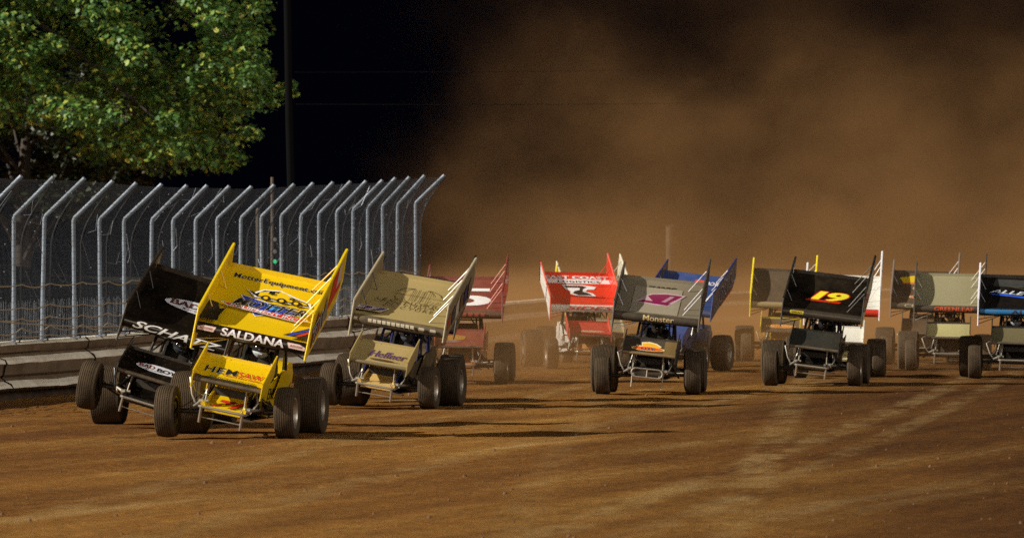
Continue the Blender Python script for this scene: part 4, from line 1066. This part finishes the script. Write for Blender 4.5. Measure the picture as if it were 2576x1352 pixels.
def board01(D): D.text('011', .95, .10, .9, .30, C(28, 30, 50), WH, bold=.08, oc=.03); D.text('XXX', .2, .0, .4, .12, C(120, 120, 130)); D.text('CRANE', 1.0, -.12, .9, .10, C(150, 50, 40))
def front10(D): D.poly(blob(0, .25, .36, .09), C(220, 190, 130)); D.poly(blob(0, .25, .33, .07), C(205, 120, 40)); D.text('SELLERS', 0, .25, .5, .05, C(230, 200, 140))
def wing19(D):
    D.poly([(-.40, .50), (-.16, .50), (-.02, .94), (-.10, .94), (-.22, .84), (-.14, .82), (-.20, .66), (-.30, .60)], C(190, 40, 16)); D.poly([(-.40, .47), (.26, .47), (.30, .55), (-.34, .55)], C(190, 40, 16))
    D.text('19', .08, .73, .54, .38, C(232, 222, 40), C(200, 40, 16), slant=.42, bold=.08, oc=.05, spacing=.85)
def lip19(D): D.poly([(-.62, .06), (-.36, .06), (-.36, .12), (-.62, .12)], C(190, 170, 50)); D.text('SWAG', -.49, .09, .2, .035, BK)
def wing13(D):
    D.poly([(-.62, 1.30), (-.3, 1.40), (-.05, 1.32), (.3, 1.38), (.62, 1.28), (.5, 1.10), (.2, 1.02), (-.1, 1.10), (-.5, 1.04)], C(200, 170, 30)); D.poly([(-.55, 1.08), (.0, 1.14), (.5, 1.12), (.4, 1.02), (-.1, 1.0), (-.5, 1.02)], C(190, 110, 60))
    D.text('3', -.02, .58, .46, .62, C(196, 116, 60), C(200, 190, 160), slant=.1, bold=.10, oc=.03)
def lip13(D): D.text('CRAMER', .0, .09, .9, .07, C(170, 165, 140), bold=.05)
def lip14(D): D.text('GREENLEAF', .10, .085, .86, .085, C(200, 80, 40), bold=.08, spacing=1.05)
def wing15b(D):
    D.poly([(-.5, 1.15), (.757, 1.05), (.757, 1.40), (-.45, 1.44)], C(40, 48, 52)); D.text('ALLEY', -.08, .86, .86, .15, C(200, 210, 225), slant=.6, bold=.03, rise=-.16)
    D.poly([(-.55, .80), (-.2, .76), (.757, .50), (.757, .42), (-.1, .66), (-.5, .74)], C(20, 84, 215))
    D.poly([(-.3, 1.20), (.757, .80), (.757, .78), (-.3, 1.17)], C(60, 60, 50))
def lip15b(D):
    D.poly([(-.73, .06), (-.45, .03), (-.1, .05), (.3, .03), (.75, .04), (.75, .12), (.2, .13), (-.73, .13)], C(24, 110, 170)); D.text('ALL', .1, .08, .4, .08, C(10, 30, 60), bold=.06)

def bar_extra(root, MBd): pass
# ======================= the field
E_R = [
 (572, 1102, 11, 11.5, dict(name='yellow', label='bright yellow race car numbered 71 leading the field', wing=YE, lip=C(22, 14, 10), body=YE, nose=YE, edge=(0.78, 0.56, 0.012), strut=YE, board_r_dirt=.12, rake=29, lup=.40,
    wing_art=wing71, lip_art=lip71, fwing_art=front71, nose_art=nose71, side_art=side71, hood_art=hood71, board_art=board71, fbar=C(60, 54, 44), dirt=.025, lift=.02)),
 (368, 1077, 10, 16.5, dict(name='black15', label='black race car beside the wall with its front wheel lifted off the ground', wing=C(7, 6, 6), lip=C(16, 12, 11), board=C(40, 34, 30), strut=C(12, 12, 12), rake=27, rough=.25,
    wing_art=wing15, lip_art=lip15, fwing_art=front15, lift=.27, nerf=chrome, dirt=.04, fbar=C(30, 28, 26), no_nose=False)),
 (956, 1028, 12, 9.5, dict(name='khaki', label='dusty khaki race car numbered 27 to the right of the bright yellow car', wing=C(158, 140, 92), lip=C(58, 50, 40), board=C(120, 108, 84), edge=C(170, 160, 140), body=C(60, 50, 40), nose=C(205, 170, 100), rake=25, tubes=C(26, 44, 110), dirt=.22, dirt_col=C(150, 128, 80), rough=.6, coat=0,
    wing_art=wing27, lip_art=lip27, fwing_art=front27, board_art=board27, fbar=C(110, 100, 70), lift=.06, rup=.22)),
 (998, 1012, 6, 9, dict(name='hidden_black', label='black race car almost hidden directly behind the khaki car', wing=C(26, 22, 20), lip=C(24, 20, 18), board=C(30, 28, 28), body=C(30, 30, 34), rake=25, lift=.15, lup=.42, dirt=.15)),
 (1158, 965, 4, 0.5, dict(name='pink', label='dusty rose-red race car with a white 5 on its wing, behind the khaki car', wing=C(124, 55, 50), lip=C(84, 58, 46), fwing=C(124, 58, 48), board=C(116, 52, 48), strut=C(220, 130, 118), body=C(150, 90, 50), rake=23, dirt=.2, wing_art=wing5, fwing_art=front5, lip_art=lip5, rubber=rubber2)),
 (1476, 926, -9, 1.5, dict(name='red', label='bright red race car with a white lettered band across its wing', wing=C(216, 62, 38), lip=C(214, 206, 196), fwing=C(184, 72, 60), board=C(200, 50, 34), board_r=C(222, 216, 212), edge=C(214, 96, 80), strut=C(205, 60, 44), body=C(214, 210, 205), nose=C(205, 150, 96), rake=26, dirt=.08,
    wing_art=wingR, lip_art=lipR, fwing_art=frontR, rubber=rubber2)),
 (1508, 911, -11, 4, dict(name='yellow_white', label='race car with one yellow and one white side board behind the bright red car', wing=C(150, 140, 112), lip=C(130, 124, 100), board=C(196, 190, 172), board_r=C(226, 200, 30), edge=C(214, 206, 190), body=C(205, 186, 96), nose=C(205, 186, 96), rake=25, dirt=.2, rubber=rubber2, lup=.46)),
 (1630, 992, 3.5, 6, dict(name='grey1', label='grey race car with an orange sunburst on its front wing and a magenta digit above', wing=C(124, 116, 100), lip=C(52, 46, 38), board=C(26, 24, 28), edge=C(60, 56, 54), fwing=C(56, 50, 42), fboard=C(20, 20, 22), body=C(26, 24, 24), nose=C(26, 24, 24), rake=22.5, bumper='oval', frake=22, fbar=C(120, 100, 66), rough=.5, coat=0,
    wing_art=wing1, lip_art=lip1, fwing_art=front1, nst=3, dirt=.15, strut=C(226, 226, 240))),
 (1672, 935, 15, 7, dict(name='blue', label='blue race car with a large number on its side board, behind the grey car', wing=C(34, 66, 128), lip=C(46, 60, 96), board=C(56, 60, 76), edge=C(34, 52, 110), body=C(40, 60, 90), rake=25, dirt=.12, wing_art=wing01, board_art=board01, strut=C(120, 120, 140))),
 (1962, 909, 1.5, 2.2, dict(name='grey_yellow', label='race car with a brown-grey wing between bright yellow side boards', wing=C(74, 62, 50), lip=C(140, 124, 88), board=C(226, 206, 14), edge=C(226, 206, 14), fwing=C(80, 66, 50), fboard=C(190, 170, 40), body=C(206, 178, 20), nose=C(190, 150, 40), rake=29, dirt=.1, rough=.6, coat=0, fwing_art=front10, rubber=rubber2, lup=.28)),
 (2045, 970, 4.5, 7, dict(name='black19', label='black race car with a yellow and red number 19 on its wing', wing=C(7, 6, 6), lip=C(52, 46, 40), board=C(14, 13, 14), edge=C(30, 28, 28), fwing=C(44, 46, 44), fboard=C(12, 12, 12), body=C(16, 15, 14), rake=26, dirt=.06, wing_art=wing19, lip_art=lip19, strut=C(52, 48, 44), fbar=C(60, 58, 52))),
 (2112, 950, 1, 2, dict(name='white', label='white race car with a red lip, behind the black car numbered 19', wing=C(214, 212, 206), lip=C(190, 50, 34), board=C(214, 214, 216), edge=C(226, 226, 232), body=C(206, 196, 150), nose=C(210, 200, 150), rake=24, dirt=.05, lup=.46)),
 (2318, 916, 1.5, 2, dict(name='brown3', label='dark brown race car with yellow lettering and an orange digit on its wing', wing=C(66, 52, 40), lip=C(80, 70, 56), board=C(110, 98, 92), body=C(70, 60, 50), rake=27, dirt=.15, wing_art=wing13, lip_art=lip13, rubber=rubber2, rough=.6, coat=0)),
 (2385, 932, 1, 1, dict(name='green_grey', label='plain greenish grey race car with orange letters along its wing lip', wing=C(140, 136, 108), lip=C(50, 44, 40), board=C(46, 42, 38), edge=C(60, 54, 48), fwing=C(166, 160, 112), fboard=C(30, 28, 24), body=C(40, 34, 28), rake=25, dirt=.12, rough=.6, coat=0, lip_art=lip14, rubber=rubber2, strut=C(226, 220, 206))),
 (2552, 952, 0.5, 1.5, dict(name='blue_black', label='black race car with bright blue lettering on its wing at the right edge', wing=C(10, 11, 14), lip=C(16, 30, 44), board=C(150, 150, 170), edge=C(226, 226, 244), fwing=C(100, 94, 70), fboard=C(16, 16, 18), body=C(14, 14, 16), rake=24, dirt=.03, wing_art=wing15b, lip_art=lip15b, coat=.2)),
]
cars = {}
for (px, cy, yaw, roll, p) in E_R:
    cars[p['name']] = car(px, cy, yaw, roll, p)
driver(*cars['yellow'], C(40, 34, 30), C(225, 232, 240), 'driver with a shiny silver helmet in the yellow car numbered 71', 'd71')
driver(*cars['black15'], C(24, 22, 22), C(60, 66, 72), 'driver with a dark helmet in the black car beside the wall', 'd15')
driver(*cars['khaki'], C(30, 30, 36), C(90, 92, 100), 'driver with a grey helmet behind the screen of the khaki car numbered 27', 'd27')
driver(*cars['grey1'], C(22, 20, 20), C(60, 50, 44), 'driver with a dark helmet in the grey car with the magenta digit', 'd1')
driver(*cars['red'], C(24, 20, 20), C(30, 28, 28), 'driver with a black helmet in the red car', 'dr')
driver(*cars['black19'], C(24, 20, 20), C(50, 44, 40), 'driver with a dark helmet in the black car numbered 19', 'd19')
driver(*cars['green_grey'], C(30, 26, 24), C(190, 150, 110), 'driver with a bright orange-white helmet in the plain greenish grey car', 'dg')
driver(*cars['blue_black'], C(24, 20, 20), C(190, 196, 210), 'driver with a white helmet in the car at the right edge', 'db')

# ------------------------------------------------------------------ dust cloud
def dust():
    m = MB(); x0, x1, y0, y1, z0, z1 = -9, 45, 99, 262, -0.5, 17
    m.box(((x0 + x1) / 2, (y0 + y1) / 2, (z0 + z1) / 2), (x1 - x0, y1 - y0, z1 - z0))
    mt = bpy.data.materials.new('dust'); mt.use_nodes = True; q = mt.node_tree; q.nodes.clear()
    o = q.nodes.new('ShaderNodeOutputMaterial'); v = q.nodes.new('ShaderNodeVolumePrincipled')
    v.inputs['Color'].default_value = (0.64, 0.335, 0.135, 1); v.inputs['Anisotropy'].default_value = 0.1
    t = q.nodes.new('ShaderNodeTexCoord'); sp = q.nodes.new('ShaderNodeSeparateXYZ'); q.links.new(t.outputs['Object'], sp.inputs[0])
    def M(op, a, b_=None, c=None):
        n_ = q.nodes.new('ShaderNodeMath'); n_.operation = op
        for i, x in enumerate((a, b_, c)):
            if x is None: continue
            if isinstance(x, bpy.types.NodeSocket): q.links.new(x, n_.inputs[i])
            else: n_.inputs[i].default_value = x
        return n_.outputs[0]
    def MR(x, a, b_, c=0.0, d_=1.0, smooth=True):
        n_ = q.nodes.new('ShaderNodeMapRange'); n_.interpolation_type = 'SMOOTHSTEP' if smooth else 'LINEAR'
        q.links.new(x, n_.inputs['Value']); 
        for k, val in (('From Min', a), ('From Max', b_), ('To Min', c), ('To Max', d_)): n_.inputs[k].default_value = val
        return n_.outputs[0]
    X, Y, Z = sp.outputs
    ns = q.nodes.new('ShaderNodeTexNoise'); ns.inputs['Scale'].default_value = 0.20; ns.inputs['Detail'].default_value = 6; ns.inputs['Roughness'].default_value = 0.66; ns.inputs['Distortion'].default_value = 0.15
    mp = q.nodes.new('ShaderNodeMapping'); mp.inputs['Scale'].default_value = (1, 0.20, 1.15); mp.inputs['Rotation'].default_value = (0, R(30), 0)
    q.links.new(t.outputs['Object'], mp.inputs['Vector']); q.links.new(mp.outputs[0], ns.inputs['Vector'])
    nz = MR(ns.outputs['Fac'], 0.34, 0.68, 0.22, 1.75)
    # tall plume
    left = MR(M('ADD', M('SUBTRACT', X, M('MULTIPLY', Z, 0.20)), M('MULTIPLY', M('SUBTRACT', ns.outputs['Fac'], 0.5), 9.0)), -5.5, 4.0)
    height = MR(M('ADD', Z, M('MULTIPLY', M('SUBTRACT', ns.outputs['Fac'], 0.5), -8.0)), 3.0, 10.0, 1.0, 0.10)
    depth = M('MULTIPLY', MR(Y, 138, 156), MR(Y, 172, 200, 1.0, 0.0))
    plume = M('MULTIPLY', M('MULTIPLY', M('MULTIPLY', left, height), depth), nz)
    ground = M('ADD', MR(Z, 0.5, 1.5, 1.0, 0.0), MR(Z, 0.5, 2.6, 0.6, 0.0))
    puff = M('MULTIPLY', M('MULTIPLY', MR(X, -4.0, -1.5), MR(X, 0.0, 2.5, 1.0, 0.0)), MR(Y, 99, 106, 0.0, 0.9))
    reach = M('ADD', M('ADD', MR(Y, 112, 130, 0, 0.75), MR(Y, 136, 165, 0, 0.5)), puff)
    low = M('MULTIPLY', M('MULTIPLY', ground, reach), MR(X, -4.0, -0.5))
    low = M('MULTIPLY', low, MR(ns.outputs['Fac'], 0.3, 0.65, 0.5, 1.3))
    dens = M('ADD', M('ADD', M('MULTIPLY', plume, 0.0115), M('MULTIPLY', M('MULTIPLY', M('MULTIPLY', MR(Z, 1.0, 6.5, 1.0, 0.0), MR(Y, 138, 170)), left), 0.0045)), M('MULTIPLY', low, 0.019))
    q.links.new(dens, v.inputs['Density']); q.links.new(v.outputs[0], o.inputs['Volume'])
    ob = m.build('dust_cloud', mt)
    tag(ob, 'brown cloud of dust hanging over the track behind the race cars', 'dust cloud', kind='stuff')
dust()
